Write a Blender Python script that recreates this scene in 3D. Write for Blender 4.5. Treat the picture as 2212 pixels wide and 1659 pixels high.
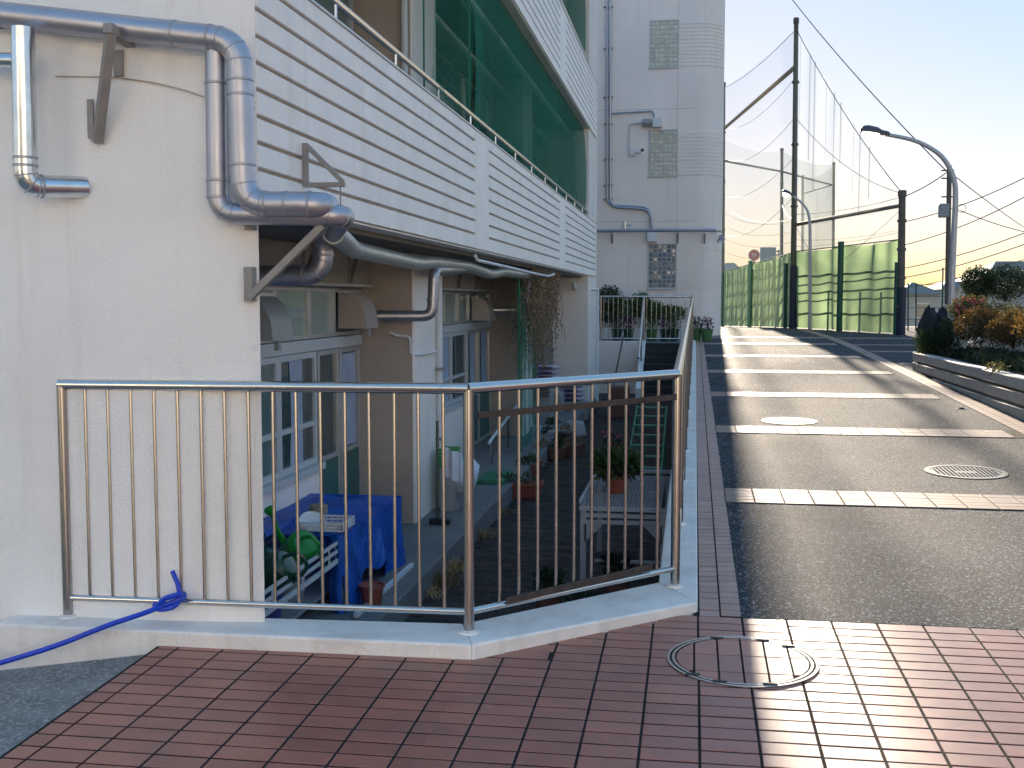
import bpy, bmesh, math, random
from mathutils import Vector, Matrix
random.seed(7)
for o in list(bpy.data.objects):
    bpy.data.objects.remove(o)
SC = bpy.context.scene
COL = SC.collection
R = math.radians

# ---------------------------------------------------------------- camera
FOC, CX, CY = 2450.0, 1106.0, 829.5          # focal length and centre for a 2212 x 1659 view
YAW, PIT, EYE = R(9.04), R(-4.27), Vector((0, 0, 1.6))
cam_d = bpy.data.cameras.new('camera')
cam_d.sensor_width = 36.0
cam_d.lens = 36.0 * FOC / 2212.0
cam_d.clip_start = 0.05
cam_d.clip_end = 6000
cam = bpy.data.objects.new('camera', cam_d)
COL.objects.link(cam)
cam.location = EYE
cam.rotation_euler = (R(90) + PIT, 0, YAW)
SC.camera = cam

# ---------------------------------------------------------------- sky and sun
SUN_AZ, SUN_EL = R(0.55), R(11.5)              # azimuth to the right of +Y
W = bpy.data.worlds.new('World')
SC.world = W
W.use_nodes = True
wn = W.node_tree
bg = wn.nodes['Background']
sky = wn.nodes.new('ShaderNodeTexSky')
sky.sky_type = 'NISHITA'
sky.sun_disc = False
sky.sun_elevation = SUN_EL
sky.sun_rotation = SUN_AZ
sky.altitude = 50
sky.air_density = 1.0
sky.dust_density = 0.05
sky.ozone_density = 2.0
gm = wn.nodes.new('ShaderNodeGamma')          # one soft response over the whole sky, as the phone's exposure shows it
gm.inputs[1].default_value = 0.185
wn.links.new(sky.outputs[0], gm.inputs[0])
hs = wn.nodes.new('ShaderNodeHueSaturation')
hs.inputs['Saturation'].default_value = 3.8
wn.links.new(gm.outputs[0], hs.inputs['Color'])
wb = wn.nodes.new('ShaderNodeMix')            # white balance
wb.data_type = 'RGBA'; wb.blend_type = 'MULTIPLY'; wb.inputs[0].default_value = 1
wb.inputs[7].default_value = (1.135, .945, .98, 1)
wn.links.new(hs.outputs[0], wb.inputs[6])
wn.links.new(wb.outputs[2], bg.inputs[0])
bg.inputs[1].default_value = 0.15
sd = bpy.data.lights.new('sun', 'SUN')
sd.energy = 3.2
sd.angle = R(1.0)
sd.color = (1.0, 0.84, 0.65)
sun = bpy.data.objects.new('sun', sd)
COL.objects.link(sun)
sv = Vector((math.sin(SUN_AZ) * math.cos(SUN_EL), math.cos(SUN_AZ) * math.cos(SUN_EL), math.sin(SUN_EL)))
sun.rotation_euler = sv.to_track_quat('Z', 'Y').to_euler()
sun.location = (5, -5, 20)
SC.view_settings.view_transform = 'Standard'
SC.view_settings.look = 'None'
SC.view_settings.exposure = 2.36
SC.view_settings.gamma = 1.0
SC.view_settings.use_curve_mapping = False
SC.cycles.max_bounces = 8
SC.cycles.diffuse_bounces = 4
SC.cycles.glossy_bounces = 3
SC.cycles.transparent_max_bounces = 10
SC.cycles.sample_clamp_indirect = 6

# ---------------------------------------------------------------- measuring helpers
fw = Vector((-math.sin(YAW) * math.cos(PIT), math.cos(YAW) * math.cos(PIT), math.sin(PIT)))
rt = Vector((math.cos(YAW), math.sin(YAW), 0))
up = rt.cross(fw)
def ray(x, y):
    return fw + rt * ((x - CX) / FOC) + up * ((CY - y) / FOC)
def onZ(x, y, z):
    d = ray(x, y); return EYE + d * ((z - 1.6) / d.z)
def onX(x, y, X):
    d = ray(x, y); return EYE + d * (X / d.x)
def onY(x, y, Y):
    d = ray(x, y); return EYE + d * (Y / d.y)
SL, SY0 = 0.0257, 5.08                        # the whole forecourt and ramp rise gently
TILT = math.atan(SL)
def gz(Y):
    if Y <= 30: return SL * (Y - SY0)
    z30 = SL * (30 - SY0)
    if Y <= 36:
        t = (Y - 30) / 6.0
        return z30 + SL * 6 * (t - t * t / 2)
    z36 = z30 + SL * 3
    return max(0.2, z36 - 0.0215 * (Y - 36))

# ---------------------------------------------------------------- materials
MATS = {}
def mat(name, col, rough=.6, metal=0., var=.12, vs=6., bump=0., bs=60., spec=.5, coat=0., island=0.,
        fine=0., fs=250., trans=0., emit=None, alpha=None, dirt=None, ds=1.2, bdist=.01, lightcol=None, streak=None, crack=0.):
    """procedural surface: base colour, patchy variation, optional speckle, bump, translucency"""
    m = bpy.data.materials.new(name)
    m.use_nodes = True
    nt = m.node_tree
    N, L = nt.nodes, nt.links
    b = N['Principled BSDF']
    b.inputs['Roughness'].default_value = rough
    b.inputs['Metallic'].default_value = metal
    b.inputs['Specular IOR Level'].default_value = spec
    if coat:
        b.inputs['Coat Weight'].default_value = coat
        b.inputs['Coat Roughness'].default_value = .3
    tc = N.new('ShaderNodeTexCoord')
    geo = N.new('ShaderNodeNewGeometry')
    pos = geo.outputs['Position']
    cur = None
    def rgb(c):
        n = N.new('ShaderNodeRGB'); n.outputs[0].default_value = (*c, 1); return n.outputs[0]
    cur = rgb(col)
    def mix(a, bb, fac, mode='MIX'):
        n = N.new('ShaderNodeMix'); n.data_type = 'RGBA'; n.blend_type = mode
        L.new(a, n.inputs[6]); L.new(bb, n.inputs[7])
        if isinstance(fac, float): n.inputs[0].default_value = fac
        else: L.new(fac, n.inputs[0])
        return n.outputs[2]
    def noise(scale, detail=4, rough_=.55):
        n = N.new('ShaderNodeTexNoise'); n.inputs['Scale'].default_value = scale
        n.inputs['Detail'].default_value = detail; n.inputs['Roughness'].default_value = rough_
        L.new(pos, n.inputs['Vector']); return n.outputs[0]
    def ramp(v, a, bb):
        n = N.new('ShaderNodeMapRange'); n.inputs[1].default_value = a; n.inputs[2].default_value = bb
        L.new(v, n.inputs[0]); return n.outputs[0]
    if var:
        lo = rgb(tuple(c * (1 - var) for c in col)); hi = rgb(tuple(min(1, c * (1 + var)) for c in col))
        cur = mix(lo, hi, ramp(noise(vs), .3, .7))
    if island:
        mm = N.new('ShaderNodeMapRange'); mm.inputs[3].default_value = 1 - island; mm.inputs[4].default_value = 1 + island
        L.new(geo.outputs['Random Per Island'], mm.inputs[0])
        oi = N.new('ShaderNodeObjectInfo')
        m2 = N.new('ShaderNodeMapRange'); m2.inputs[3].default_value = 1 - island; m2.inputs[4].default_value = 1 + island
        L.new(oi.outputs['Random'], m2.inputs[0])
        mu = N.new('ShaderNodeMath'); mu.operation = 'MULTIPLY'
        L.new(mm.outputs[0], mu.inputs[0]); L.new(m2.outputs[0], mu.inputs[1])
        h = N.new('ShaderNodeHueSaturation'); L.new(mu.outputs[0], h.inputs['Value']); L.new(cur, h.inputs['Color'])
        cur = h.outputs[0]
    if fine:
        v = N.new('ShaderNodeTexVoronoi'); v.inputs['Scale'].default_value = fs; L.new(pos, v.inputs['Vector'])
        sp = N.new('ShaderNodeSeparateColor'); L.new(v.outputs['Color'], sp.inputs[0])
        hi = rgb(lightcol or tuple(min(1, c * 4 + .06) for c in col))
        cur = mix(cur, hi, ramp(sp.outputs[0], 1 - fine, 1.0))
    if dirt:
        cur = mix(cur, rgb(dirt), ramp(noise(ds, 8, .65), .52, .85))
    if streak:                                          # rain marks: noise stretched along the vertical
        mp = N.new('ShaderNodeMapping'); mp.inputs['Scale'].default_value = (7, 7, .35); L.new(pos, mp.inputs['Vector'])
        n = N.new('ShaderNodeTexNoise'); n.inputs['Scale'].default_value = 1.; n.inputs['Detail'].default_value = 6; n.inputs['Roughness'].default_value = .6
        L.new(mp.outputs[0], n.inputs['Vector'])
        cur = mix(cur, rgb(streak), ramp(n.outputs[0], .54, .8))
    if crack:
        wv = N.new('ShaderNodeTexNoise'); wv.inputs['Scale'].default_value = 2.2; wv.inputs['Detail'].default_value = 5; L.new(pos, wv.inputs['Vector'])
        va = N.new('ShaderNodeVectorMath'); va.operation = 'MULTIPLY_ADD'; va.inputs[1].default_value = (.5, .5, .5)
        L.new(wv.outputs['Color'], va.inputs[0]); L.new(pos, va.inputs[2])
        v = N.new('ShaderNodeTexVoronoi'); v.feature = 'DISTANCE_TO_EDGE'; v.inputs['Scale'].default_value = crack; L.new(va.outputs[0], v.inputs['Vector'])
        n2 = noise(.45, 2)
        mlt = N.new('ShaderNodeMath'); mlt.operation = 'MULTIPLY'; L.new(ramp(v.outputs['Distance'], .006, .001), mlt.inputs[0]); L.new(ramp(n2, .48, .6), mlt.inputs[1])
        cur = mix(cur, rgb(tuple(c * .35 for c in col)), mlt.outputs[0])
    L.new(cur, b.inputs['Base Color'])
    if bump:
        bn = N.new('ShaderNodeBump'); bn.inputs['Strength'].default_value = bump; bn.inputs['Distance'].default_value = bdist
        L.new(noise(bs, 3, .6), bn.inputs['Height']); L.new(bn.outputs[0], b.inputs['Normal'])
    rn = N.new('ShaderNodeMapRange'); rn.inputs[3].default_value = max(0, rough - .06); rn.inputs[4].default_value = min(1, rough + .06)
    L.new(noise(vs * 1.7, 3), rn.inputs[0]); L.new(rn.outputs[0], b.inputs['Roughness'])
    out = N['Material Output']
    sh = b.outputs[0]
    if trans:
        tl = N.new('ShaderNodeBsdfTranslucent'); L.new(cur, tl.inputs[0])
        ms = N.new('ShaderNodeMixShader'); ms.inputs[0].default_value = trans
        L.new(sh, ms.inputs[1]); L.new(tl.outputs[0], ms.inputs[2]); sh = ms.outputs[0]
    if alpha is not None:
        tp = N.new('ShaderNodeBsdfTransparent')
        ms = N.new('ShaderNodeMixShader'); ms.inputs[0].default_value = alpha
        L.new(tp.outputs[0], ms.inputs[1]); L.new(sh, ms.inputs[2]); sh = ms.outputs[0]
    if emit:
        b.inputs['Emission Color'].default_value = (*emit[0], 1); b.inputs['Emission Strength'].default_value = emit[1]
    L.new(sh, out.inputs[0])
    MATS[name] = m
    return m

M = MATS
mat('stucco', (.84, .825, .815), .75, var=.05, vs=1.3, bump=.6, bs=100, bdist=.010, dirt=(.75, .72, .70), ds=.9, streak=(.755, .73, .705))
mat('panel_paint', (.90, .86, .825), .5, var=.05, vs=3, bump=.5, bs=120, bdist=.006, dirt=(.79, .735, .69), ds=2.6, streak=(.78, .725, .68))
mat('groove', (.42, .35, .29), .8, var=.15)
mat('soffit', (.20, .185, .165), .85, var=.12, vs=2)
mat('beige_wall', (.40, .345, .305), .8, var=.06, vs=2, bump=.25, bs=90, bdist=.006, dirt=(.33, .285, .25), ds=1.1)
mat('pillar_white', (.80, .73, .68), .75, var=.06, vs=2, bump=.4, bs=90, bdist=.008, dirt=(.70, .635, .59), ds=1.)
mat('tower_wall', (.86, .77, .72), .8, var=.05, vs=.7, bump=.2, bs=50, bdist=.01, dirt=(.79, .70, .65), ds=.5, streak=(.76, .675, .63))
mat('kerb_paint', (.82, .775, .735), .6, var=.08, vs=4, bump=.7, bs=80, bdist=.009, dirt=(.56, .49, .43), ds=3.2, streak=(.68, .61, .55))
mat('steel', (.62, .60, .58), .22, metal=1, var=.05, vs=9)
mat('steel_satin', (.44, .41, .39), .24, metal=1, var=.05, vs=5)
mat('duct', (.44, .44, .49), .40, metal=.85, var=.06, vs=5, bump=.06, bs=18, bdist=.01, dirt=(.36, .35, .385), ds=2.5)
mat('duct_seam', (.36, .36, .40), .45, metal=.6, var=.1)
mat('galvanised', (.66, .69, .72), .22, metal=1, var=.12, vs=14)
mat('duct_wrap', (.50, .52, .50), .38, metal=.55, var=.08, vs=5, bump=.15, bs=14, bdist=.02)
mat('grey_paint', (.25, .235, .225), .5, var=.1, vs=14)
mat('rust_bar', (.055, .037, .030), .6, metal=.1, var=.4, vs=20)
mat('tile', (.33, .112, .075), .40, var=.10, vs=9, island=.13, bump=.2, bs=160, bdist=.002, spec=.8, dirt=(.22, .092, .07), ds=2.8)
mat('tile_pale', (.33, .225, .18), .65, var=.1, vs=9, island=.09, bump=.2, bs=120, bdist=.003, spec=.25, dirt=(.24, .175, .145), ds=3.)
mat('tile_side', (.40, .245, .205), .5, var=.1, vs=9, island=.1, bump=.2, bs=160, bdist=.002, spec=.5, dirt=(.30, .19, .165), ds=2.8)
mat('grout', (.024, .023, .024), .95, var=.4, vs=14, bump=.5, bs=150, spec=.15, dirt=(.06, .055, .05), ds=2.)
mat('asphalt', (.040, .045, .054), .84, var=.22, vs=.6, fine=.18, fs=105, bump=1., bs=90, bdist=.016, spec=.12, lightcol=(.40, .42, .45), dirt=(.029, .032, .038), ds=.35, crack=.33)
mat('concrete', (.155, .155, .155), .85, var=.14, vs=3, fine=.12, fs=120, bump=.6, bs=80, lightcol=(.26, .26, .25), dirt=(.10, .10, .098), ds=1.5)
mat('gravelcrete', (.20, .21, .21), .85, var=.25, vs=8, fine=.3, fs=75, bump=1., bs=70, bdist=.015, lightcol=(.42, .42, .41))
mat('concrete_pale', (.48, .47, .45), .8, var=.1, vs=3, bump=.3, bs=60, dirt=(.33, .32, .30), ds=2.)
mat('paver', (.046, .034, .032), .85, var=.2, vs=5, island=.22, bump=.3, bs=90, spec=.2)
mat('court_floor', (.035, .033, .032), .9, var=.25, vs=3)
mat('soil', (.07, .055, .04), .95, var=.3, vs=12, bump=.8, bs=60)
mat('frame_alu', (.50, .50, .50), .38, metal=.5, var=.05)
mat('frame_white', (.52, .54, .56), .45, var=.05)
mat('bench_grey', (.30, .315, .34), .5, var=.1)
mat('frame_dark', (.10, .11, .12), .4, metal=.3, var=.1)
mat('pane', (.13, .20, .20), .06, var=.15, vs=.8, spec=.9)
mat('pane_pale', (.30, .38, .36), .12, var=.2, vs=.9, spec=.8)
mat('pane_dark', (.045, .075, .08), .05, var=.2, vs=1., spec=.9)
mat('curtain', (.42, .48, .62), .8, var=.15, vs=5, trans=.2)
mat('door_teal', (.035, .12, .115), .45, var=.1)
mat('interior', (.05, .055, .055), .9, var=.2)
mat('net_green', (.006, .25, .165), .85, var=.2, vs=1.2, trans=.45, alpha=.62)
mat('net_green_thin', (.008, .30, .19), .85, var=.2, vs=1.2, trans=.4, alpha=.30)
mat('glass_block', (.60, .565, .46), .16, var=.2, vs=14, spec=.6, island=.12)
mat('glass_block_dark', (.12, .16, .20), .08, var=.25, vs=14, spec=.9, island=.1)
mat('joint_white', (.55, .55, .54), .7, var=.05)
mat('pole_olive', (.085, .080, .052), .6, var=.15, vs=3)
mat('pole_brown', (.115, .095, .075), .65, var=.2, vs=4)
mat('pole_navy', (.012, .022, .045), .5, var=.15)
mat('post_green', (.012, .085, .060), .5, var=.12)
mat('tarp_green', (.25, .345, .19), .6, var=.2, vs=1.3, trans=.58)
mat('net_pale', (.50, .54, .50), .9, var=.1, trans=.5, alpha=.19)
mat('net_dense', (.30, .36, .34), .9, var=.1, trans=.5, alpha=.34)
mat('net_shade', (.16, .20, .18), .9, var=.1, trans=.3, alpha=.35)
mat('wire', (.03, .03, .035), .6, var=0)
mat('lamp_paint', (.46, .44, .46), .38, metal=.2, var=.06)
mat('lamp_head', (.08, .07, .085), .4, var=.06)
mat('lamp_glass', (.9, .86, .8), .2, var=0, emit=((1, .82, .62), 1.6))
mat('sign_red', (.36, .05, .035), .5, var=.08)
mat('sign_white', (.62, .60, .58), .5, var=.05)
mat('sign_blue', (.10, .20, .24), .6, var=.1)
mat('leaf_dark', (.035, .060, .022), .55, var=.35, vs=7, island=.45, trans=.25)
mat('leaf_black', (.028, .046, .020), .6, var=.35, vs=7, island=.45, trans=.22)
mat('bounce_cream', (.74, .67, .56), .8, var=.06, vs=1., dirt=(.64, .57, .47), ds=.4)  # wall colour of the added light-bouncing building behind the viewpoint
mat('leaf_mid', (.060, .105, .030), .55, var=.35, vs=7, island=.45, trans=.3)
mat('leaf_bronze', (.165, .10, .03), .55, var=.4, vs=7, island=.5, trans=.4)
mat('leaf_olive', (.115, .105, .035), .55, var=.3, vs=7, island=.45, trans=.35)
mat('leaf_dry', (.26, .185, .12), .8, var=.35, vs=9, island=.4, trans=.2)
mat('straw', (.34, .255, .14), .85, var=.3, vs=20, island=.35, trans=.2)
mat('flower_pink', (.55, .10, .16), .6, var=.2, trans=.3)
mat('flower_white', (.62, .58, .55), .6, var=.2, trans=.3)
mat('flower_purple', (.12, .03, .10), .6, var=.3, trans=.3)
mat('stem', (.07, .05, .03), .8, var=.2)
mat('rock', (.018, .018, .026), .7, var=.4, vs=6, bump=.9, bs=14, bdist=.04)
mat('tarp_blue', (.008, .10, .50), .42, var=.3, vs=5, bump=.5, bs=22, bdist=.02, trans=.2, dirt=(.02, .16, .50), ds=4.)
mat('rope_blue', (.004, .045, .52), .35, var=.15, vs=25, bump=.3, bs=200, bdist=.002)
mat('plastic_green', (.012, .24, .035), .3, var=.1)
mat('plastic_darkgreen', (.008, .055, .035), .3, var=.1)
mat('plastic_white', (.62, .64, .67), .4, var=.05)
mat('plastic_grey', (.28, .29, .30), .5, var=.1)
mat('plastic_black', (.015, .015, .02), .45, var=.1)
mat('terracotta', (.25, .065, .045), .65, var=.15)
mat('terracotta_brown', (.16, .075, .055), .7, var=.15)
mat('pot_green', (.06, .16, .055), .5, var=.1)
mat('cardboard', (.30, .255, .17), .75, var=.1)
mat('bag_print', (.50, .46, .55), .45, var=.1)
mat('bag_blue', (.06, .06, .22), .45, var=.2, vs=30)
mat('bag_red', (.30, .06, .12), .45, var=.2, vs=30)
mat('step_dark', (.045, .042, .045), .9, var=.15)
mat('green_paint', (.03, .17, .085), .5, var=.15)
mat('cloth_white', (.62, .66, .74), .85, var=.1, vs=20)
mat('manhole', (.24, .22, .195), .6, metal=.1, var=.2, vs=15, spec=.25)
mat('manhole_dark', (.11, .105, .10), .5, metal=.5, var=.15, vs=15)
mat('roof_tile', (.20, .175, .155), .8, var=.15)
mat('house_wall', (.42, .40, .37), .8, var=.1)
mat('far_ground', (.16, .16, .12), .95, var=.3, vs=.05)
mat('sky_glass', (.2, .25, .3), .1, var=.1)

# ---------------------------------------------------------------- mesh builder
ORG = {}
class MB:
    def __init__(s): s.v = []; s.f = []; s.mi = []; s.cur = 0
    def add(s, vs, fs):
        n = len(s.v); s.v += [Vector(p) for p in vs]
        for f in fs: s.f.append([i + n for i in f]); s.mi.append(s.cur)
        return s
    def box(s, a, b, rz=0., piv=None):
        x0, y0, z0 = a; x1, y1, z1 = b
        vs = [Vector(p) for p in ((x0, y0, z0), (x1, y0, z0), (x1, y1, z0), (x0, y1, z0), (x0, y0, z1), (x1, y0, z1), (x1, y1, z1), (x0, y1, z1))]
        if rz:
            p = Vector(piv) if piv else Vector(((x0 + x1) / 2, (y0 + y1) / 2, 0))
            m = Matrix.Rotation(rz, 3, 'Z'); vs = [m @ (q - p) + p for q in vs]
        return s.add(vs, [(0, 3, 2, 1), (4, 5, 6, 7), (0, 1, 5, 4), (1, 2, 6, 5), (2, 3, 7, 6), (3, 0, 4, 7)])
    def bar(s, p, q, w, h=None, upv=(0, 0, 1)):
        """rectangular bar from p to q"""
        p, q = Vector(p), Vector(q); h = h or w
        d = (q - p).normalized(); u = Vector(upv)
        if abs(d.dot(u)) > .98: u = Vector((1, 0, 0))
        a = d.cross(u).normalized(); b = a.cross(d)
        a *= w / 2; b *= h / 2
        vs = [p - a - b, p + a - b, p + a + b, p - a + b, q - a - b, q + a - b, q + a + b, q - a + b]
        return s.add(vs, [(3, 2, 1, 0), (4, 5, 6, 7), (0, 1, 5, 4), (1, 2, 6, 5), (2, 3, 7, 6), (3, 0, 4, 7)])
    def tube(s, pts, r, n=10, caps=True):
        pts = [Vector(p) for p in pts]; k = len(pts)
        rs = r if isinstance(r, (list, tuple)) else [r] * k
        t0 = (pts[1] - pts[0]).normalized()
        u = Vector((0, 0, 1)) if abs(t0.z) < .9 else Vector((0, 1, 0))
        a = t0.cross(u).normalized(); vs = []
        for i in range(k):
            t = (pts[min(i + 1, k - 1)] - pts[max(i - 1, 0)]).normalized()
            a = (a - t * a.dot(t)).normalized(); b = t.cross(a)
            for j in range(n):
                th = 2 * math.pi * j / n
                vs.append(pts[i] + (a * math.cos(th) + b * math.sin(th)) * rs[i])
        fs = [(i * n + j, i * n + (j + 1) % n, (i + 1) * n + (j + 1) % n, (i + 1) * n + j) for i in range(k - 1) for j in range(n)]
        if caps: fs += [tuple(range(n - 1, -1, -1)), tuple((k - 1) * n + j for j in range(n))]
        return s.add(vs, fs)
    def lathe(s, c, prof, n=20, ax=(0, 0, 1)):
        c = Vector(c); ax = Vector(ax).normalized()
        q = Vector((0, 0, 1)).rotation_difference(ax)
        vs = []
        for (r, z) in prof:
            for j in range(n):
                th = 2 * math.pi * j / n
                vs.append(c + q @ Vector((r * math.cos(th), r * math.sin(th), z)))
        k = len(prof)
        fs = [(i * n + j, i * n + (j + 1) % n, (i + 1) * n + (j + 1) % n, (i + 1) * n + j) for i in range(k - 1) for j in range(n)]
        fs += [tuple(range(n - 1, -1, -1)), tuple((k - 1) * n + j for j in range(n))]
        return s.add(vs, fs)
    def prism(s, poly, zb, zt):
        """poly: plan points; zb, zt numbers or functions of (x, y)"""
        fb = zb if callable(zb) else (lambda x, y: zb)
        ft = zt if callable(zt) else (lambda x, y: zt)
        n = len(poly)
        vs = [(x, y, fb(x, y)) for x, y in poly] + [(x, y, ft(x, y)) for x, y in poly]
        fs = [tuple(range(n - 1, -1, -1)), tuple(range(n, 2 * n))] + [(i, (i + 1) % n, n + (i + 1) % n, n + i) for i in range(n)]
        return s.add(vs, fs)
    def sheet(s, fn, nu, nv):
        """fn(u,v) -> point"""
        vs = [fn(i / nu, j / nv) for j in range(nv + 1) for i in range(nu + 1)]
        fs = [(j * (nu + 1) + i, j * (nu + 1) + i + 1, (j + 1) * (nu + 1) + i + 1, (j + 1) * (nu + 1) + i) for j in range(nv) for i in range(nu)]
        return s.add(vs, fs)
    def blob(s, c, rad, n=12, m=8, jit=.12, seed=1):
        rnd = random.Random(seed); vs = []; c = Vector(c)
        for i in range(m + 1):
            ph = math.pi * i / m
            for j in range(n):
                th = 2 * math.pi * j / n; k = 1 + rnd.uniform(-jit, jit)
                vs.append(c + Vector((rad[0] * math.sin(ph) * math.cos(th) * k, rad[1] * math.sin(ph) * math.sin(th) * k, rad[2] * math.cos(ph) * k)))
        return s.add(vs, [(i * n + j, (i + 1) * n + j, (i + 1) * n + (j + 1) % n, i * n + (j + 1) % n) for i in range(m) for j in range(n)])
    def leaf(s, p, d, nrm, ln, wd):
        p = Vector(p); d = Vector(d).normalized(); sd_ = d.cross(Vector(nrm))
        if sd_.length < 1e-4: sd_ = d.cross(Vector((.3, .5, .8)))
        sd_.normalize(); nn = sd_.cross(d)
        return s.add([p, p + d * ln * .5 + sd_ * wd * .5 + nn * wd * .12, p + d * ln, p + d * ln * .5 - sd_ * wd * .5 + nn * wd * .12], [(0, 1, 2, 3)])
    def foliage(s, c, rad, n, size, rnd, shell=.55, up_=.25):
        c = Vector(c)
        for _ in range(n):
            while True:
                q = Vector((rnd.uniform(-1, 1), rnd.uniform(-1, 1), rnd.uniform(-1, 1)))
                if shell < q.length < 1: break
            k = 1 + .16 * math.sin(q.x * 7 + c.x * 3) * math.cos(q.y * 6 + q.z * 5)
            p = c + Vector((q.x * rad[0], q.y * rad[1], q.z * rad[2])) * k
            d = (q + Vector((rnd.gauss(0, .6), rnd.gauss(0, .6), rnd.gauss(up_, .6)))).normalized()
            nr = Vector((rnd.gauss(0, 1), rnd.gauss(0, 1), rnd.gauss(.6, 1)))
            sz = size * rnd.uniform(.6, 1.35)
            s.leaf(p, d, nr, sz, sz * .55)
        return s
    def mesh(s, name, mats, org=(0, 0, 0), smooth=True, ang=35):
        me = bpy.data.meshes.new(name); o = Vector(org)
        me.from_pydata([p - o for p in s.v], [], s.f)
        for m in (mats if isinstance(mats, (list, tuple)) else [mats]): me.materials.append(M[m] if isinstance(m, str) else m)
        if max(s.mi, default=0): me.polygons.foreach_set('material_index', s.mi)
        if smooth:
            me.polygons.foreach_set('use_smooth', [True] * len(me.polygons))
            me.set_sharp_from_angle(angle=R(ang))
        me.update()
        return me
    def build(s, name, mats, parent=None, smooth=True, ang=35, bevel=0, **kw):
        if parent is None:
            xs = [p.x for p in s.v]; ys = [p.y for p in s.v]; zs = [p.z for p in s.v]
            org = Vector(((min(xs) + max(xs)) / 2, (min(ys) + max(ys)) / 2, min(zs)))
        else: org = ORG[parent.name]
        o = bpy.data.objects.new(name, s.mesh(name, mats, org, smooth, ang))
        COL.objects.link(o)
        if parent is None: o.location = org; ORG[o.name] = org
        else: o.parent = parent; ORG[o.name] = org
        if bevel:
            bm_ = o.modifiers.new('bevel', 'BEVEL'); bm_.width = bevel; bm_.segments = 2; bm_.limit_method = 'ANGLE'; bm_.angle_limit = R(40)
        tag(o, **kw)
        return o
def tag(o, label=None, cat=None, group=None, kind=None):
    if label: o['label'] = label
    if cat: o['category'] = cat
    if group: o['group'] = group
    if kind: o['kind'] = kind
    return o
def thing(name, label, cat, loc, group=None):
    o = bpy.data.objects.new(name, None); o.empty_display_size = .1
    COL.objects.link(o); o.location = loc; ORG[o.name] = Vector(loc)
    return tag(o, label, cat, group)
def inst(name, me, parent, loc, rot=(0, 0, 0)):
    """another piece sharing mesh data, as a part of parent (loc in world space)"""
    o = bpy.data.objects.new(name, me); COL.objects.link(o)
    o.parent = parent; o.location = Vector(loc) - ORG[parent.name]; o.rotation_euler = rot
    return o
def clip(poly, a, b, c):
    """keep a*x + b*y <= c"""
    out = []
    for i in range(len(poly)):
        p, q = poly[i], poly[(i + 1) % len(poly)]
        dp, dq = a * p[0] + b * p[1] - c, a * q[0] + b * q[1] - c
        if dp <= 0: out.append(p)
        if (dp < 0 < dq) or (dq < 0 < dp):
            t = dp / (dp - dq); out.append((p[0] + (q[0] - p[0]) * t, p[1] + (q[1] - p[1]) * t))
    return out
def area(poly):
    return abs(sum(poly[i][0] * poly[(i + 1) % len(poly)][1] - poly[(i + 1) % len(poly)][0] * poly[i][1] for i in range(len(poly)))) / 2
def bend(pts, rad, seg=6):
    """round the corners of a polyline"""
    pts = [Vector(p) for p in pts]; out = [pts[0]]
    for i in range(1, len(pts) - 1):
        a, b, c = pts[i - 1], pts[i], pts[i + 1]
        d1, d2 = (a - b), (c - b); r = min(rad, d1.length * .49, d2.length * .49)
        p, q = b + d1.normalized() * r, b + d2.normalized() * r
        for k in range(seg + 1):
            t = k / seg; out.append(p * (1 - t) ** 2 + b * 2 * t * (1 - t) + q * t * t)
    out.append(pts[-1]); return out
def sag(p, q, s, n=14):
    p, q = Vector(p), Vector(q)
    return [p.lerp(q, i / n) - Vector((0, 0, s * 4 * (i / n) * (1 - i / n))) for i in range(n + 1)]

# ================================================================ the ground
XK = 0.042            # outer face of the kerb along the ramp
AX0, AX1 = 0.258, 3.42  # asphalt of the ramp, left and right
AY0 = 5.67
MOD, ROW = 0.216, 0.108
b = MB(); b.add([(-1500, -400, -.76), (1500, -400, -.76), (1500, 3000, -.76), (-1500, 3000, -.76)], [(0, 1, 2, 3)])
b.build('ground', 'far_ground', kind='structure', smooth=False)

def strip(name, m, x0, x1, ys, dz=0., th=.5, parent=None, kind='structure'):
    b = MB(); n = len(ys)
    vs = []
    for y in ys: vs += [(x0, y, gz(y) + dz), (x1, y, gz(y) + dz), (x0, y, gz(y) + dz - th), (x1, y, gz(y) + dz - th)]
    fs = []
    for i in range(n - 1):
        k = i * 4; fs += [(k, k + 1, k + 5, k + 4), (k + 2, k, k + 4, k + 6), (k + 1, k + 3, k + 7, k + 5)]
    fs += [(0, 2, 3, 1), (4 * n - 4, 4 * n - 3, 4 * n - 1, 4 * n - 2)]
    b.add(vs, fs)
    return b.build(name, m, parent, smooth=False, kind=kind)
def frange(a, b_, s):
    n = max(1, round((b_ - a) / s)); return [a + (b_ - a) * i / n for i in range(n + 1)]
def yz(y, dz=0.): return gz(y) + dz

# kerb outline in plan (outer and inner), shared by the plaza tiles and the kerb itself
O = [(-3.25, 4.832), (-.955, 4.868), (.042, 5.742), (.078, 27.45)]
I = [(-3.25, 5.06), (-1.06, 5.19), (-.165, 6.12), (-.155, 27.45)]

plaza = MB()
plaza.prism([(-2.44, -4), (9, -4), (9, AY0), (.02, AY0), (-.93, 4.92), (-2.44, 4.9)], lambda x, y: gz(y) - .55, lambda x, y: gz(y) - .0018)
plaza = plaza.build('plaza_paving', 'grout', kind='structure', smooth=False)

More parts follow.
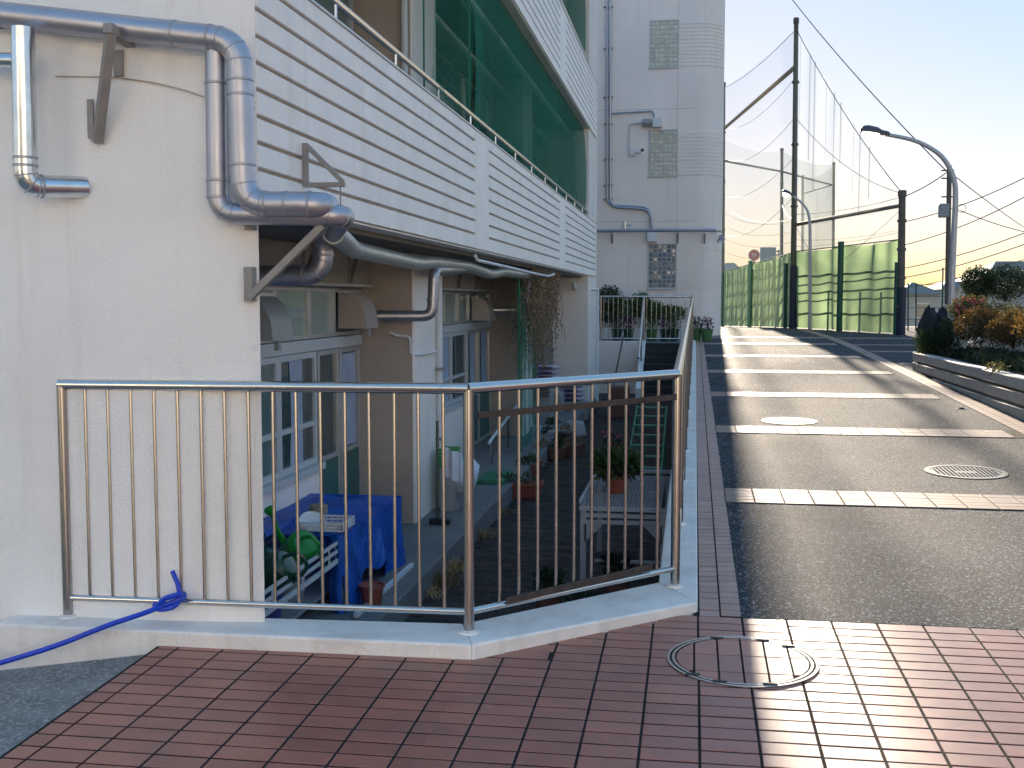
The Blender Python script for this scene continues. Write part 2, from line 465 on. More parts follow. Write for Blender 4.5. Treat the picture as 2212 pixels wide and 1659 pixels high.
def chamfer_tile(w, d, h=.03, c=.0016):
    b = MB(); x, y = w / 2, d / 2
    vs = [(-x, -y, -h), (x, -y, -h), (x, y, -h), (-x, y, -h), (-x, -y, -c), (x, -y, -c), (x, y, -c), (-x, y, -c),
          (-x + c, -y + c, 0), (x - c, -y + c, 0), (x - c, y - c, 0), (-x + c, y - c, 0)]
    fs = [(8, 9, 10, 11)]
    for i in range(4):
        j = (i + 1) % 4; fs += [(i, j, 4 + j, 4 + i), (4 + i, 4 + j, 8 + j, 8 + i)]
    return b.add(vs, fs)
def clipped_tile(b, poly, dz, c=.0016, h=.03):
    cx = sum(p[0] for p in poly) / len(poly); cy = sum(p[1] for p in poly) / len(poly); n = len(poly)
    def sh(p, k):
        dx, dy = p[0] - cx, p[1] - cy; l = math.hypot(dx, dy); t = max(0, 1 - k / l) if l else 1
        return (cx + dx * t, cy + dy * t)
    vs = [(p[0], p[1], gz(p[1]) + dz - h) for p in poly] + [(p[0], p[1], gz(p[1]) + dz - c) for p in poly]
    for p in poly:
        q = sh(p, c * 1.4); vs.append((q[0], q[1], gz(q[1]) + dz))
    fs = [tuple(range(2 * n, 3 * n))]
    for i in range(n):
        j = (i + 1) % n; fs += [(i, j, n + j, n + i), (n + i, n + j, 2 * n + j, 2 * n + i)]
    b.add(vs, fs)
def poly_ccw(p):
    s = sum(p[i][0] * p[(i + 1) % len(p)][1] - p[(i + 1) % len(p)][0] * p[i][1] for i in range(len(p)))
    return p if s > 0 else p[::-1]
TILE = chamfer_tile(MOD - .0105, ROW - .012).mesh('tile', 'tile')
HALF = chamfer_tile(.099, ROW - .013).mesh('tile', 'tile_side')
MH = Vector((.234, 5.03))
cands = []
def halfplane(p, q):   # keep the side to the right of p->q (outside of the kerb)
    dx, dy = q[0] - p[0], q[1] - p[1]
    return (-dy, dx, -dy * p[0] + dx * p[1])
h1, h2 = halfplane(O[0], O[1]), halfplane(O[1], O[2])
nc0, nc1 = -12, 42
for i in range(nc0, nc1):
    x0 = XK + .001 + i * MOD; x1 = x0 + MOD
    for j in range(0, 84):
        y1 = AY0 - j * ROW; y0 = y1 - ROW
        g = .005
        full = [(x0 + g, y0 + g + .001), (x1 - g, y0 + g + .001), (x1 - g, y1 - g - .001), (x0 + g, y1 - g - .001)]
        pl = clip(full, -1, 0, 2.425)
        if x0 < O[1][0] < x1: parts = [clip(clip(pl, 1, 0, O[1][0]), *h1), clip(clip(pl, -1, 0, -O[1][0]), *h2)]
        elif x0 < O[1][0]: parts = [clip(pl, *h1)] if len(pl) >= 3 else []
        elif x0 < O[2][0]: parts = [clip(pl, *h2)]
        else: parts = [pl]
        for pl in parts:
            if len(pl) < 3 or area(pl) < .00015: continue
            c = Vector((sum(p[0] for p in pl) / len(pl), sum(p[1] for p in pl) / len(pl)))
            # leave the manhole free
            if all((Vector(p) - MH).length < .325 for p in pl): continue
            cands.append((c, pl, area(pl) > .0192))
def px_of(p):
    v = Vector(p) - EYE; w = v.dot(fw)
    return (CX + FOC * v.dot(rt) / w, CY - FOC * v.dot(up) / w, w) if w > .1 else None
def shown(c):
    q = px_of((c.x, c.y, gz(c.y)))
    if not q or not (-60 < q[0] < 2280 and q[1] < 1720): return 0
    return 1 / q[2] ** 2
cands.sort(key=lambda t: -shown(t[0]))
rest = MB()
for k, (c, pl, full) in enumerate(cands):
    dz = random.uniform(-.0005, .0009)
    if k < 300:
        if full:
            o = inst('tile', TILE, plaza, (c.x, c.y, gz(c.y) + dz), (TILT + random.uniform(-.003, .003), random.uniform(-.0015, .0015), random.uniform(-.003, .003)))
        else:
            bb = MB(); clipped_tile(bb, poly_ccw(pl), dz); bb.build('tile', 'tile', plaza)
    else:
        clipped_tile(rest, poly_ccw(pl), dz)
rest.build('tile_field', 'tile', plaza, kind='stuff')

# narrow tile strip along the kerb of the ramp
side = strip('side_strip', 'grout', XK - .02, AX0 + .001, frange(AY0, 30, .8), -.0032)
pieces = []
for j in range(int((29.9 - AY0) / ROW)):
    for c in (0, 1):
        y = AY0 + (j + .5) * ROW + (0.02 if c else 0)
        pieces.append((XK + .0545 + c * .1075 + y * 0.0008, y))
rest = MB()
for k, (x, y) in enumerate(pieces):
    if k < 300: inst('tile', HALF, side, (x, y, gz(y) + random.uniform(-.001, .001)), (TILT, 0, random.uniform(-.004, .004)))
    else:
        h = .05; clipped_tile(rest, [(x - h, y - h), (x + h, y - h), (x + h, y + h), (x - h, y + h)], 0)
rest.build('tile_field', 'tile_side', side, kind='stuff')

# the asphalt ramp with its tiled cross bands
road = strip('ramp_road', 'asphalt', AX0, AX1, frange(AY0 + .004, 36, 1.), 0)
BANDS = [8.52, 12.2, 15.75, 19.35, 22.9, 26.75, 29.3]
PALE = chamfer_tile(MOD - .010, ROW - .006, .03).mesh('tile', 'tile_pale')
for k, y0 in enumerate(BANDS):
    nx = int((AX1 - AX0 + .02) / MOD) + 1
    if k < 2:
        base = strip('band_bed', 'grout', AX0, AX1, [y0 - .004, y0 + 5 * ROW + .004], .003, .05, road, None)
        for j in range(5):
            for i in range(nx):
                x = AX0 + (i + .5) * MOD
                if x + MOD / 2 > AX1 + .05: continue
                y = y0 + (j + .5) * ROW
                inst('tile', PALE, road, (x, y, gz(y) + .007 + random.uniform(-.001, .001)), (TILT, 0, random.uniform(-.003, .003)))
    else:
        bb = MB()
        for j in range(5):
            for i in range(nx):
                x = AX0 + i * MOD; y = y0 + j * ROW
                if x + MOD > AX1 + .05: continue
                clipped_tile(bb, [(x + .005, y + .004), (x + MOD - .005, y + .004), (x + MOD - .005, y + ROW - .004), (x + .005, y + ROW - .004)], .007)
        bb.build('tile_band', 'tile_pale', road, kind='stuff')
# right border of the ramp, curving off at the top
def bx(y): return AX1 + (0 if y < 24 else -.004 * (y - 24) ** 2.0)
bb = MB()
y = AY0 + .01
while y < 34:
    for c in (0, 1):
        x = bx(y) + c * .12 + .004
        clipped_tile(bb, [(x, y + .004), (x + .114, y + .004), (x + .114, y + .21), (x, y + .21)], .008)
    y += .216
bb.build('border_tile', 'tile_pale', road, kind='stuff')
strip('side_road', 'asphalt', AX1 + .002, 14, frange(AY0, 36, 2.), -.004)
strip('upper_ground', 'asphalt', -.1, 70, frange(36.002, 62, 2.), -.004)
bb = MB()
for (y0, x0, x1) in ((21.4, 3.75, 6.4), (24.6, 3.7, 7.2), (26.75, 3.66, 7.6), (29.3, 3.6, 7.6)):
    for j in range(3):
        x = x0
        while x < x1:
            clipped_tile(bb, [(x + .005, y0 + j * .108 + .004), (x + .21, y0 + j * .108 + .004), (x + .21, y0 + j * .108 + .104), (x + .005, y0 + j * .108 + .104)], .004); x += .216
bb.build('paving_band', 'tile_pale', kind='structure')
strip('landing', 'concrete', -6, XK - .022, [27.46, 30.2], -.02, 1.4)

# rough concrete slope dropping away to the left of the tiles
bb = MB()
def wz(x, y): return gz(y) - .035 + .15 * (x + 2.44)
bb.sheet(lambda u, v: (-2.445 - 4.5 * u, -4 + 9.05 * v, wz(-2.445 - 4.5 * u, -4 + 9.05 * v)), 12, 24)
bb.build('concrete_slope', 'gravelcrete', kind='structure')

# ================================================================ sunken courtyard
CF, PF = -.65, -.47
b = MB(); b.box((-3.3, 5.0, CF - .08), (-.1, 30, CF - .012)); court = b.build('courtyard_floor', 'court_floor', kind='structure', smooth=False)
b = MB(); b.box((-3.2, 5.2, CF - .05), (-1.98, 24.2, PF)); step = b.build('concrete_step', 'concrete', kind='structure', bevel=.012)
bb = MB(); rnd = random.Random(3)
y = 5.3; r_ = 0
while y < 25.5:
    x = -1.97 + (0.1 if r_ % 2 else 0)
    while x < -.14:
        z = CF + rnd.uniform(-.003, .003); w, d = .192, .094
        bb.add([(x, y, z), (x + w, y, z), (x + w, y + d, z), (x, y + d, z), (x - .003, y - .003, z - .012), (x + w + .003, y - .003, z - .012), (x + w + .003, y + d + .003, z - .012), (x - .003, y + d + .003, z - .012)],
               [(0, 1, 2, 3), (4, 5, 1, 0), (5, 6, 2, 1), (6, 7, 3, 2), (7, 4, 0, 3)])
        x += .2
    y += .102; r_ += 1
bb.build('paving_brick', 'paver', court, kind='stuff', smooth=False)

# kerb: low painted wall round the courtyard, the ramp side is also its retaining wall
kerb = thing('kerb_wall', 'low white painted kerb wall carrying the stainless railing', 'low wall', (-1, 5, 0))
KH = .065
def kz(x, y): return KH + (0 if y < 6 else SL * (y - 6) + .004 * min(1, (y - 6) / 3))
b = MB(); b.prism([O[0], O[1], I[1], I[0]], -.8, kz); b.build('kerb_block', 'kerb_paint', kerb, bevel=.012)
b = MB(); b.prism([O[1], O[2], I[2], I[1]], -.8, kz); b.build('kerb_block', 'kerb_paint', kerb, bevel=.012)
ys = frange(O[2][1], 27.45, 1.1)
for a, c in zip(ys[:-1], ys[1:]):
    t = lambda y: (y - O[2][1]) / (27.45 - O[2][1])
    xo = lambda y: O[2][0] + (O[3][0] - O[2][0]) * t(y)
    yi_a, yi_c = (I[2][1] if a == ys[0] else a), c
    b = MB(); b.prism([(xo(a), a), (xo(c) , c - .004), (I[2][0], yi_c - .004), (I[2][0], yi_a)], -.8, kz)
    b.build('kerb_block', 'kerb_paint', kerb, bevel=.008)

# steps up to the landing at the far end of the courtyard, with white cheek walls
stairs = thing('outdoor_stairs', 'dark concrete steps climbing to the landing at the end of the courtyard', 'stairs', (-.65, 25.5, CF))
n = 8; rise = (gz(27.5) - .02 - CF) / n
for k in range(n):
    b = MB(); y0 = 27.45 - (n - k) * .29
    b.box((-1.1, y0, CF - .05), (-.17, 27.46, CF + (k + 1) * rise - .002)); b.build('step', 'step_dark', stairs, smooth=False)
b = MB(); b.add([(-1.22, 24.9, CF), (-1.105, 24.9, CF), (-1.105, 27.47, .62), (-1.22, 27.47, .62), (-1.22, 24.9, CF + .3), (-1.105, 24.9, CF + .3), (-1.22, 27.47, -.8), (-1.105, 27.47, -.8)],
     [(4, 5, 2, 3), (0, 1, 5, 4), (0, 4, 3, 6), (1, 7, 2, 5), (6, 3, 2, 7)])
b.build('cheek_wall', 'kerb_paint', stairs)
b = MB(); b.box((-4.2, 27.3, -.8), (-1.225, 27.455, .60)); b.build('retaining_wall', 'tower_wall', label='grey retaining wall below the landing left of the stairs', cat='wall', bevel=.01)

# ================================================================ school building
XF = -2.004; YW = 5.05; YE = 23.8
bld = thing('school_building', 'white school building with ribbed balcony fronts and lower classroom windows', 'building', (-2.6, 14, -.5))
ZL = [2.07, 4.92, 7.77]; SH = 1.09
# end wall with a softly rounded corner
pl = [(-9, 5.0), (-3.2, 5.0), (-2.75, 5.003), (-2.5, 5.01), (-2.3, 5.024), (-2.12, 5.044), (XF - .012, 5.06), (XF, 5.072), (XF - .006, 5.09), (-2.16, 5.36), (-9, 5.36)]
b = MB(); b.prism(pl, -.95, 9.4); ew = b.build('end_wall', 'stucco', bld, ang=50)
# faint construction joint across the end wall
pts = [onY(120, 165, 4.999), onY(250, 167, 4.999), onY(330, 178, 4.999), onY(400, 195, 5.001), onY(440, 209, 5.006)]
b = MB(); b.tube(pts, .0035, 6); b.build('joint_line', 'groove', ew)
b = MB(); b.box((-9, 5.37, -.9), (-7.5, 34, 9.4)); b.build('rear_mass', 'stucco', bld, smooth=False)
bays = [(5.094, 10.45), (11.13, 17.2), (17.96, YE)]
ribs = [(10.45, 11.13), (17.2, 17.96)]
for lv, z0 in enumerate(ZL):
    b = MB(); b.box((XF - .16, 5.094, z0), (XF - .022, YE, z0 + SH)); sp = b.build('spandrel', 'groove', bld, smooth=False)
    zs = [z0 + .004] + [z0 + .136 + .122 * k for k in range(8)] + [z0 + SH]
    for bi, (ya, yb) in enumerate(bays):
        for k in range(9):
            b = MB(); za = zs[k] + (.0105 if k else 0); zb = zs[k + 1] - (.0105 if k < 8 else 0)
            b.box((XF - .03, ya + .002, za), (XF, yb - .002, zb)); b.build('panel', 'panel_paint', sp, bevel=.004)
    for (ya, yb) in ribs:
        b = MB(); b.box((XF - .03, ya, z0 + .004), (XF + .002, yb, z0 + SH)); b.build('rib', 'panel_paint', sp, bevel=.004)
    b = MB(); b.box((XF - .17, 5.1, z0 + SH + .001), (XF + .008, YE, z0 + SH + .018)); b.build('coping', 'frame_alu', sp, bevel=.003)
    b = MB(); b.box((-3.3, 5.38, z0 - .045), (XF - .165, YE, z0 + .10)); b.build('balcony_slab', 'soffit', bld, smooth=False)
    b = MB(); b.box((XF - .164, 5.1, z0 - .012), (XF - .02, YE, z0 - .001)); b.build('drip_edge', 'panel_paint', sp)
    if lv < 2:
        hr = MB(); hr.tube([(XF - .05, 5.12, z0 + SH + .15), (XF - .05, YE - .3, z0 + SH + .15)], .022, 10); hr = hr.build('handrail', 'steel', bld)
        st = MB(); st.tube([(0, 0, 0), (0, 0, .145)], .012, 8); st = st.mesh('stanchion', 'steel')
        y = 6.43
        while y < YE - .5:
            inst('stanchion', st, hr, (XF - .05, y, z0 + SH + .01)); y += 1.34
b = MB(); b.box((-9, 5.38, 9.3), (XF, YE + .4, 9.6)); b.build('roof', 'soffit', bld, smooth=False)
# pillars through all storeys
XP, XW = -2.513, -3.04
for (ya, yb) in ((10.1, 11.06), (16.9, 17.86)):
    b = MB(); b.box((XW - .2, ya, PF - .02), (XP, yb, 2.02)); pz = b.build('pillar', 'pillar_white', bld, bevel=.015)
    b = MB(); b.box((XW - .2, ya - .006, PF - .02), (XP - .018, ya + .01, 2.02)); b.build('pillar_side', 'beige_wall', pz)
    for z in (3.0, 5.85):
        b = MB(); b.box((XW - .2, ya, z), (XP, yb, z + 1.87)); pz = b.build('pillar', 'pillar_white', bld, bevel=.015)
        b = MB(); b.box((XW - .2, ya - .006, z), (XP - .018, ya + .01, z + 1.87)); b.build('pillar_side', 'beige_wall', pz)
b = MB(); b.box((-3.3, 22.35, -.6), (XF - .03, 24.25, 9.3)); b.build('end_pillar', 'pillar_white', bld, bevel=.01)
# upper wall between lintel and slab, shadowed ledge above the windows
for (ya, yb) in ((5.37, 10.09), (11.07, 16.89), (17.87, 22.34)):
    b = MB(); b.box((XW - .2, ya, 1.735), (XW + .12, yb, 2.024)); b.build('lintel', 'beige_wall', bld, bevel=.006)
    b = MB(); b.box((XW - .1, ya, 1.705), (XW + .16, yb, 1.734)); b.build('lintel_ledge', 'concrete_pale', bld, bevel=.004)
    y = ya + .6
    while y < yb - .4:
        b = MB(); b.bar((XW + .13, y, 1.74), (XW + .13, y, 1.99), .025); b.bar((XW + .14, y, 1.75), (XW + .14, y + .24, 1.98), .025); b.build('ledge_bracket', 'grey_paint', bld); y += 1.15
b = MB(); b.box((XW - .4, 5.4, -.6), (XW - .3, 22.3, 9.2)); b.build('room_back', 'interior', bld, smooth=False)

def vframe(b, ya, yb, za, zb, t, x0, x1):
    b.box((x0, ya, za), (x1, ya + t, zb)); b.box((x0, yb - t, za), (x1, yb, zb))
    b.box((x0, ya + t, za), (x1, yb - t, za + t)); b.box((x0, ya + t, zb - t), (x1, yb - t, zb))
def window(ya, yb, za, zb, fm='frame_alu', pm='pane', t=.035, x=XW, curtain=None, bar=None, parent=None, nm='window'):
    b = MB(); vframe(b, ya, yb, za, zb, t, x - .03, x + .02)
    if bar: b.box((x - .02, ya + t, bar - .02), (x + .018, yb - t, bar + .02))
    w = b.build(nm, fm, parent or bld, bevel=.003)
    b = MB(); b.box((x - .012, ya + t - .004, za + t - .004), (x - .004, yb - t + .004, zb - t + .004)); b.build('pane', pm, w, smooth=False)
    if curtain:
        c0, c1 = curtain
        b = MB(); b.sheet(lambda u, v: (x + .002 - .0 + .003 * math.sin(u * 60), c0 + (c1 - c0) * (u + (.12 * math.sin(v * 3) * (1 - u))), za + .05 + (zb - za - .1) * v), 30, 4)
        b.build('curtain', 'curtain', w)
    return w
# bay one: transom lights, sliding windows and a pair of doors
for ya, yb, pm in ((5.5, 6.7, 'pane_pale'), (6.7, 7.94, 'pane_pale'), (7.94, 8.70, 'pane_pale'), (8.70, 9.34, 'pane_pale'), (9.34, 10.09, 'pane_dark')):
    window(ya + .004, yb - .004, 1.285, 1.70, 'frame_alu', pm)
b = MB(); b.box((XW - .05, 5.5, 1.185), (XW + .04, 10.09, 1.28)); b.build('transom_bar', 'frame_white', bld, bevel=.004)
window(5.5, 7.2, .27, 1.18, 'frame_white', 'pane', curtain=(6.0, 6.6))
window(7.204, 8.0, .27, 1.18, 'frame_white', 'pane', .05, bar=.60)
window(8.004, 8.86, .27, 1.18, 'frame_white', 'pane_dark', .05, curtain=(8.26, 8.56), bar=.60)
b = MB(); b.box((XW - .05, 5.5, .215), (XW + .075, 8.9, .268)); b.build('window_sill', 'frame_white', bld, bevel=.005)
b = MB(); b.box((XW - .2, 5.4, PF), (XW + .03, 8.88, .214)); b.build('apron_wall', 'tower_wall', bld, smooth=False)
for ya, yb, cu in ((8.9, 9.46, None), (9.49, 10.09, (9.56, 9.98))):
    d = window(ya, yb, PF + .01, 1.18, 'frame_alu', 'pane_dark', .045, curtain=None, bar=.27, nm='door')
    b = MB(); b.box((XW - .03, ya + .046, PF + .056), (XW + .012, yb - .046, .25)); b.build('door_panel', 'door_teal', d)
    if cu:
        b = MB(); b.sheet(lambda u, v: (XW + .004 + .006 * math.sin(u * 45 + v * 2), cu[0] + (cu[1] - cu[0]) * u, .30 + .82 * v), 36, 4); b.build('curtain', 'curtain', d)
# bay two and three
for ya, yb in ((11.08, 12.4), (12.4, 13.7), (13.7, 14.55), (14.55, 15.3), (15.3, 16.0), (16.0, 16.88)):
    window(ya + .004, yb - .004, 1.285, 1.70, 'frame_alu', 'pane_pale')
b = MB(); b.box((XW - .05, 11.08, 1.185), (XW + .04, 16.88, 1.28)); b.build('transom_bar', 'frame_white', bld, bevel=.004)
for ya, yb, pm, cu in ((11.08, 12.6, 'pane', None), (12.604, 14.1, 'pane', (13.5, 14.0)), (14.104, 15.1, 'pane_dark', None)):
    window(ya, yb, .27, 1.18, 'frame_white', pm, .05, curtain=cu, bar=.60)
b = MB(); b.box((XW - .05, 11.08, .215), (XW + .075, 15.12, .268)); b.build('window_sill', 'frame_white', bld, bevel=.005)
b = MB(); b.box((XW - .2, 11.08, PF), (XW + .03, 15.1, .214)); b.build('apron_wall', 'tower_wall', bld, smooth=False)
for ya, yb in ((15.14, 15.95), (15.99, 16.88)):
    d = window(ya, yb, PF + .01, 1.18, 'frame_alu', 'pane_dark', .05, bar=.27, curtain=(ya + .2, yb - .2), nm='door')
    b = MB(); b.box((XW - .03, ya + .051, PF + .056), (XW + .012, yb - .051, .25)); b.build('door_panel', 'door_teal', d)
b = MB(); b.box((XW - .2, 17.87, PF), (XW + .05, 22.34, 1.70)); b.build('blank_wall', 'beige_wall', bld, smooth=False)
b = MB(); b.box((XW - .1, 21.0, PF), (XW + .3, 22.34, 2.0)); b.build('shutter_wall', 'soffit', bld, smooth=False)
# upper storeys behind the balconies
for z in (3.0, 5.85):
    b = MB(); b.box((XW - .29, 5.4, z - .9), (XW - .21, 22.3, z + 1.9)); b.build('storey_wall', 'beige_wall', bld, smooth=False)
    for ya, yb in ((5.5, 7.0), (7.0, 8.6), (8.6, 10.0), (11.2, 13.2), (13.2, 15.0), (15.0, 16.8), (18.0, 20.0), (20.0, 22.2)):
        window(ya + .01, yb - .01, z, z + 1.55, 'frame_alu', 'pane', .04)
    b = MB(); b.box((XW - .2, 5.4, z + 1.56), (XW + .1, 22.3, z + 1.86)); b.build('lintel', 'beige_wall', bld, smooth=False)
cu = thing('balcony_conduit', 'white conduit on the wall behind the first balcony rail', 'conduit', (XP, 10.0, 3.2))
b = MB(); b.tube(bend([(XW + .1, 9.0, 3.75), (XW + .1, 9.6, 3.75), (XW + .1, 9.6, 3.55), (XP - .1, 10.07, 3.55)], .05), .014, 8); b.build('run', 'plastic_white', cu)
b = MB(); b.tube([(XP - .06, 10.05, 3.0), (XP - .06, 10.05, 4.85)], .03, 10); b.build('riser', 'plastic_white', cu)
# stucco ceiling pipes seen through the netting
for k, (x, z) in enumerate(((-2.35, 4.72), (-2.75, 4.6))):
    b = MB(); b.tube([(x, 5.6, z), (x, 22.2, z)], .045, 10); b.build('service_pipe', 'duct_wrap', label=['upper pale pipe running under the balcony ceiling behind green net', 'inner pale pipe running under the balcony ceiling behind green net'][k], cat='pipe')

# ================================================================ stair tower at the back
YT = 30.0; XT = .74
tw = thing('stair_tower', 'pale grey stair tower with rounded corner and glass block windows', 'building', (-1.5, 33, .5))
RC = .72
def tower_plan(off=0.):
    p = [(-9, 38), (-9, YT - off), (XT - RC, YT - off)]
    for k in range(1, 11):
        a = R(-90 + 9 * k); p.append((XT - RC + (RC + off) * math.cos(a), YT + RC + (RC + off) * math.sin(a)))
    return p + [(XT + off, 38)]
b = MB(); b.prism(tower_plan()[::1], -.2, 14); tw_w = b.build('wall', 'tower_wall', tw, ang=25)
def arc_strip(za, zb, off=.016, x0=-.43):
    p = [(x0, YT - off)]
    if x0 < XT - RC: p.append((XT - RC, YT - off))
    for k in range(1, 9):
        a = R(-90 + 9 * k); p.append((XT - RC + (RC + off) * math.cos(a), YT + RC + (RC + off) * math.sin(a)))
    q = [(x0, YT + .01)] + [(XT - RC + (RC - .01) * math.cos(R(-90 + 9 * k)), YT + RC + (RC - .01) * math.sin(R(-90 + 9 * k))) for k in range(0, 9)]
    b = MB(); b.prism(p + q[::-1], za, zb); return b
BLK = {}
for wi, (za, zb) in enumerate(((1.90, 3.03), (4.81, 5.95), (7.58, 8.73))):
    for k in range(12):
        h = (zb - za) / 12; arc_strip(za + k * h, za + k * h + h - .022).build('slat', 'tower_wall', tw, ang=25)
    xa, xb = -1.155, -.455
    b = MB(); t = .03
    b.box((xa - t, YT - .02, za - t), (xa, YT + .04, zb + t)); b.box((xb, YT - .02, za - t), (xb + t - .008, YT + .04, zb + t))
    b.box((xa, YT - .02, zb), (xb, YT + .04, zb + t)); b.box((xa - .05, YT - .04, za - t - .02), (xb + .02, YT + .04, za))
    w = b.build('window', 'joint_white', tw, bevel=.004)
    b = MB(); b.box((xa, YT - .006, za), (xb, YT + .02, zb)); b.build('mortar', 'joint_white', w, smooth=False)
    nx, nz = 6, 10; cw, ch = (xb - xa) / nx, (zb - za) / nz
    if wi not in BLK:
        bb = MB(); x, z, d = cw / 2 - .009, ch / 2 - .009, .012
        bb.add([(-x, 0, -z), (x, 0, -z), (x, 0, z), (-x, 0, z), (-x * .8, -d, -z * .8), (x * .8, -d, -z * .8), (x * .8, -d, z * .8), (-x * .8, -d, z * .8)],
               [(4, 5, 6, 7), (0, 1, 5, 4), (1, 2, 6, 5), (2, 3, 7, 6), (3, 0, 4, 7)])
        BLK[wi] = bb.mesh('glass_block', 'glass_block_dark' if wi == 0 else 'glass_block', smooth=False)
    for i in range(nx):
        for j in range(nz):
            inst('glass_block', BLK[wi], w, (xa + (i + .5) * cw, YT - .007, za + (j + .5) * ch), (random.uniform(-.03, .03), 0, random.uniform(-.03, .03)))
# seams in the render
for z in (3.62, 6.5):
    b = MB(); b.box((-6, YT - .003, z), (XT - RC, YT, z + .008)); b.build('seam', 'groove', tw)
b = MB(); b.box((-.45, YT - .003, .7), (-.443, YT, 12)); b.build('seam', 'groove', tw)
def Tp(x, y, o=.06): return onY(x, y, YT - o)
cd = thing('conduit', 'steel conduit pair climbing the stair tower wall', 'conduit', Tp(1318, 440))
for dx, r_ in ((0, .035), (-7, .026)):
    pts = [Tp(1318 + dx, -200), Tp(1318 + dx, 447 + dx * .6), Tp(1404 - dx * .3, 452 + dx * .6), Tp(1410 + dx, 498)]
    b = MB(); b.tube(bend(pts, .25), r_, 8); b.build('pipe', 'duct', cd)
for y in (15, 105, 210, 268, 345, 400, 430):
    p = Tp(1314, y, .03); b = MB(); b.box((p.x - .12, p.y - .05, p.z - .015), (p.x + .12, p.y + .03, p.z + .015)); b.build('clamp', 'grey_paint', cd)
pts = [Tp(1320, 245), Tp(1412, 240), Tp(1414, 256)]
b = MB(); b.tube(bend(pts, .1), .024, 8); b.build('branch', 'duct', cd)
lb = thing('wall_light_box', 'white junction box with grey cylinder above the middle glass block window', 'junction box', Tp(1418, 265))
p = Tp(1420, 265, .1); b = MB(); b.box((p.x - .12, p.y - .09, p.z - .12), (p.x + .12, p.y + .09, p.z + .12)); b.build('box', 'plastic_white', lb, bevel=.01)
b = MB(); p = Tp(1398, 265, .1); b.lathe((p.x - .13, p.y, p.z), [(.06, 0), (.1, .02), (.1, .22), (.07, .24)], 14, (1, 0, 0)); b.build('lamp_body', 'plastic_grey', lb)
cc = thing('security_camera', 'small camera on thin conduit beside the middle window', 'camera', Tp(1378, 330))
b = MB(); b.tube(bend([Tp(1392, 266), Tp(1360, 268), Tp(1359, 338), Tp(1372, 336)], .08), .016, 6); b.build('cable_pipe', 'duct', cc)
p = Tp(1380, 327, .14); b = MB(); b.box((p.x - .09, p.y - .06, p.z - .05), (p.x + .06, p.y + .06, p.z + .05)); b.build('camera_body', 'plastic_white', cc, bevel=.02)
b = MB(); b.lathe((p.x + .06, p.y, p.z + .02), [(.03, 0), (.04, .03), (.04, .07), (.03, .075)], 10, (.6, -.7, .1)); b.build('lens', 'plastic_black', cc)
lp = thing('ledge_pipe', 'long horizontal grey pipe on brackets across the stair tower', 'pipe', Tp(1424, 497))
pts = [Tp(1270, 499, .14), Tp(1424, 497, .14), Tp(1546, 497, .14), onY(1556, 498, YT + .25)]
b = MB(); b.tube(pts, .045, 10); b.build('pipe', 'duct', lp)
for x in (1323, 1464, 1522):
    p = Tp(x, 503, 0); b = MB(); b.box((p.x - .02, YT - .2, p.z - .06), (p.x + .02, YT, p.z - .02)); b.box((p.x - .02, YT - .03, p.z - .28), (p.x + .02, YT, p.z - .02)); b.bar((p.x, YT - .18, p.z - .05), (p.x, YT - .02, p.z - .26), .025); b.build('bracket', 'grey_paint', lp)
p = Tp(1409, 512, .1); b = MB(); b.box((p.x - .13, p.y - .08, p.z - .12), (p.x + .13, p.y + .1, p.z + .12)); b.build('junction_box', 'plastic_white', label='white junction box where the conduit meets the horizontal pipe', cat='junction box', bevel=.01)
p = Tp(1350, 488, .12); b = MB(); b.tube([(p.x, p.y, p.z - .1), (p.x, p.y, p.z + .12)], .035, 10); b.tube([(p.x, p.y, p.z + .03), (p.x + .16, p.y, p.z + .02)], .022, 8); b.build('tap_fitting', 'steel', label='small steel pipe fitting standing above the horizontal pipe', cat='pipe fitting')
b = MB(); p = Tp(1555, 515, -.3)
for k in range(6): b.tube([(p.x + random.uniform(-.06, .06), p.y, p.z + random.uniform(-.15, .1)), (p.x + random.uniform(-.02, .16), p.y - .05, p.z + random.uniform(-.2, .1))], .02, 6)
b.build('pipe_joint', 'duct', label='cluster of pipe joints at the tower rounded edge', cat='pipe fitting')

# ================================================================ railings
PL, PM, PR = Vector((-2.974, 4.998, KH)), Vector((-1.004, 5.047, KH)), Vector((-.077, 6.034, KH + .005))
RT = 1.195
rail = thing('stainless_railing', 'stainless steel railing with vertical bars along the kerb in the foreground', 'railing', (-1, 5.05, KH))
def post(par, p, top, r_=.0245):
    b = MB(); b.tube([p, (p.x, p.y, top)], r_, 16); o = b.build('post', 'steel_satin', par)
    b = MB(); b.lathe((p.x, p.y, p.z - .002), [(.05, 0), (.047, .008), (.03, .014), (.024, .016)], 16); b.build('base_ring', 'kerb_paint', o)
for p in (PL, PM, PR): post(rail, p, RT + (.012 if p is PR else 0) - .004)
b = MB(); b.tube([(PL.x - .012, PL.y, RT), (PM.x, PM.y, RT)] , .0255, 16); b.build('handrail', 'steel', rail)
b = MB(); b.tube([(PM.x - .006, PM.y, RT + .001), (PR.x, PR.y, RT + .012)], .0255, 16); b.build('handrail', 'steel', rail)
zb = KH + .095
b = MB(); b.tube([(PL.x, PL.y, zb), (PM.x, PM.y, zb + .002)], .0165, 12); b.build('bottom_rail', 'steel', rail)
b = MB(); b.tube([(PM.x, PM.y, zb + .002), (PR.x, PR.y, zb + .006)], .0165, 12); b.build('bottom_rail', 'steel', rail)
BAR = MB().tube([(0, 0, 0), (0, 0, RT - zb - .02)], .0082, 8).mesh('bar', 'steel_satin')
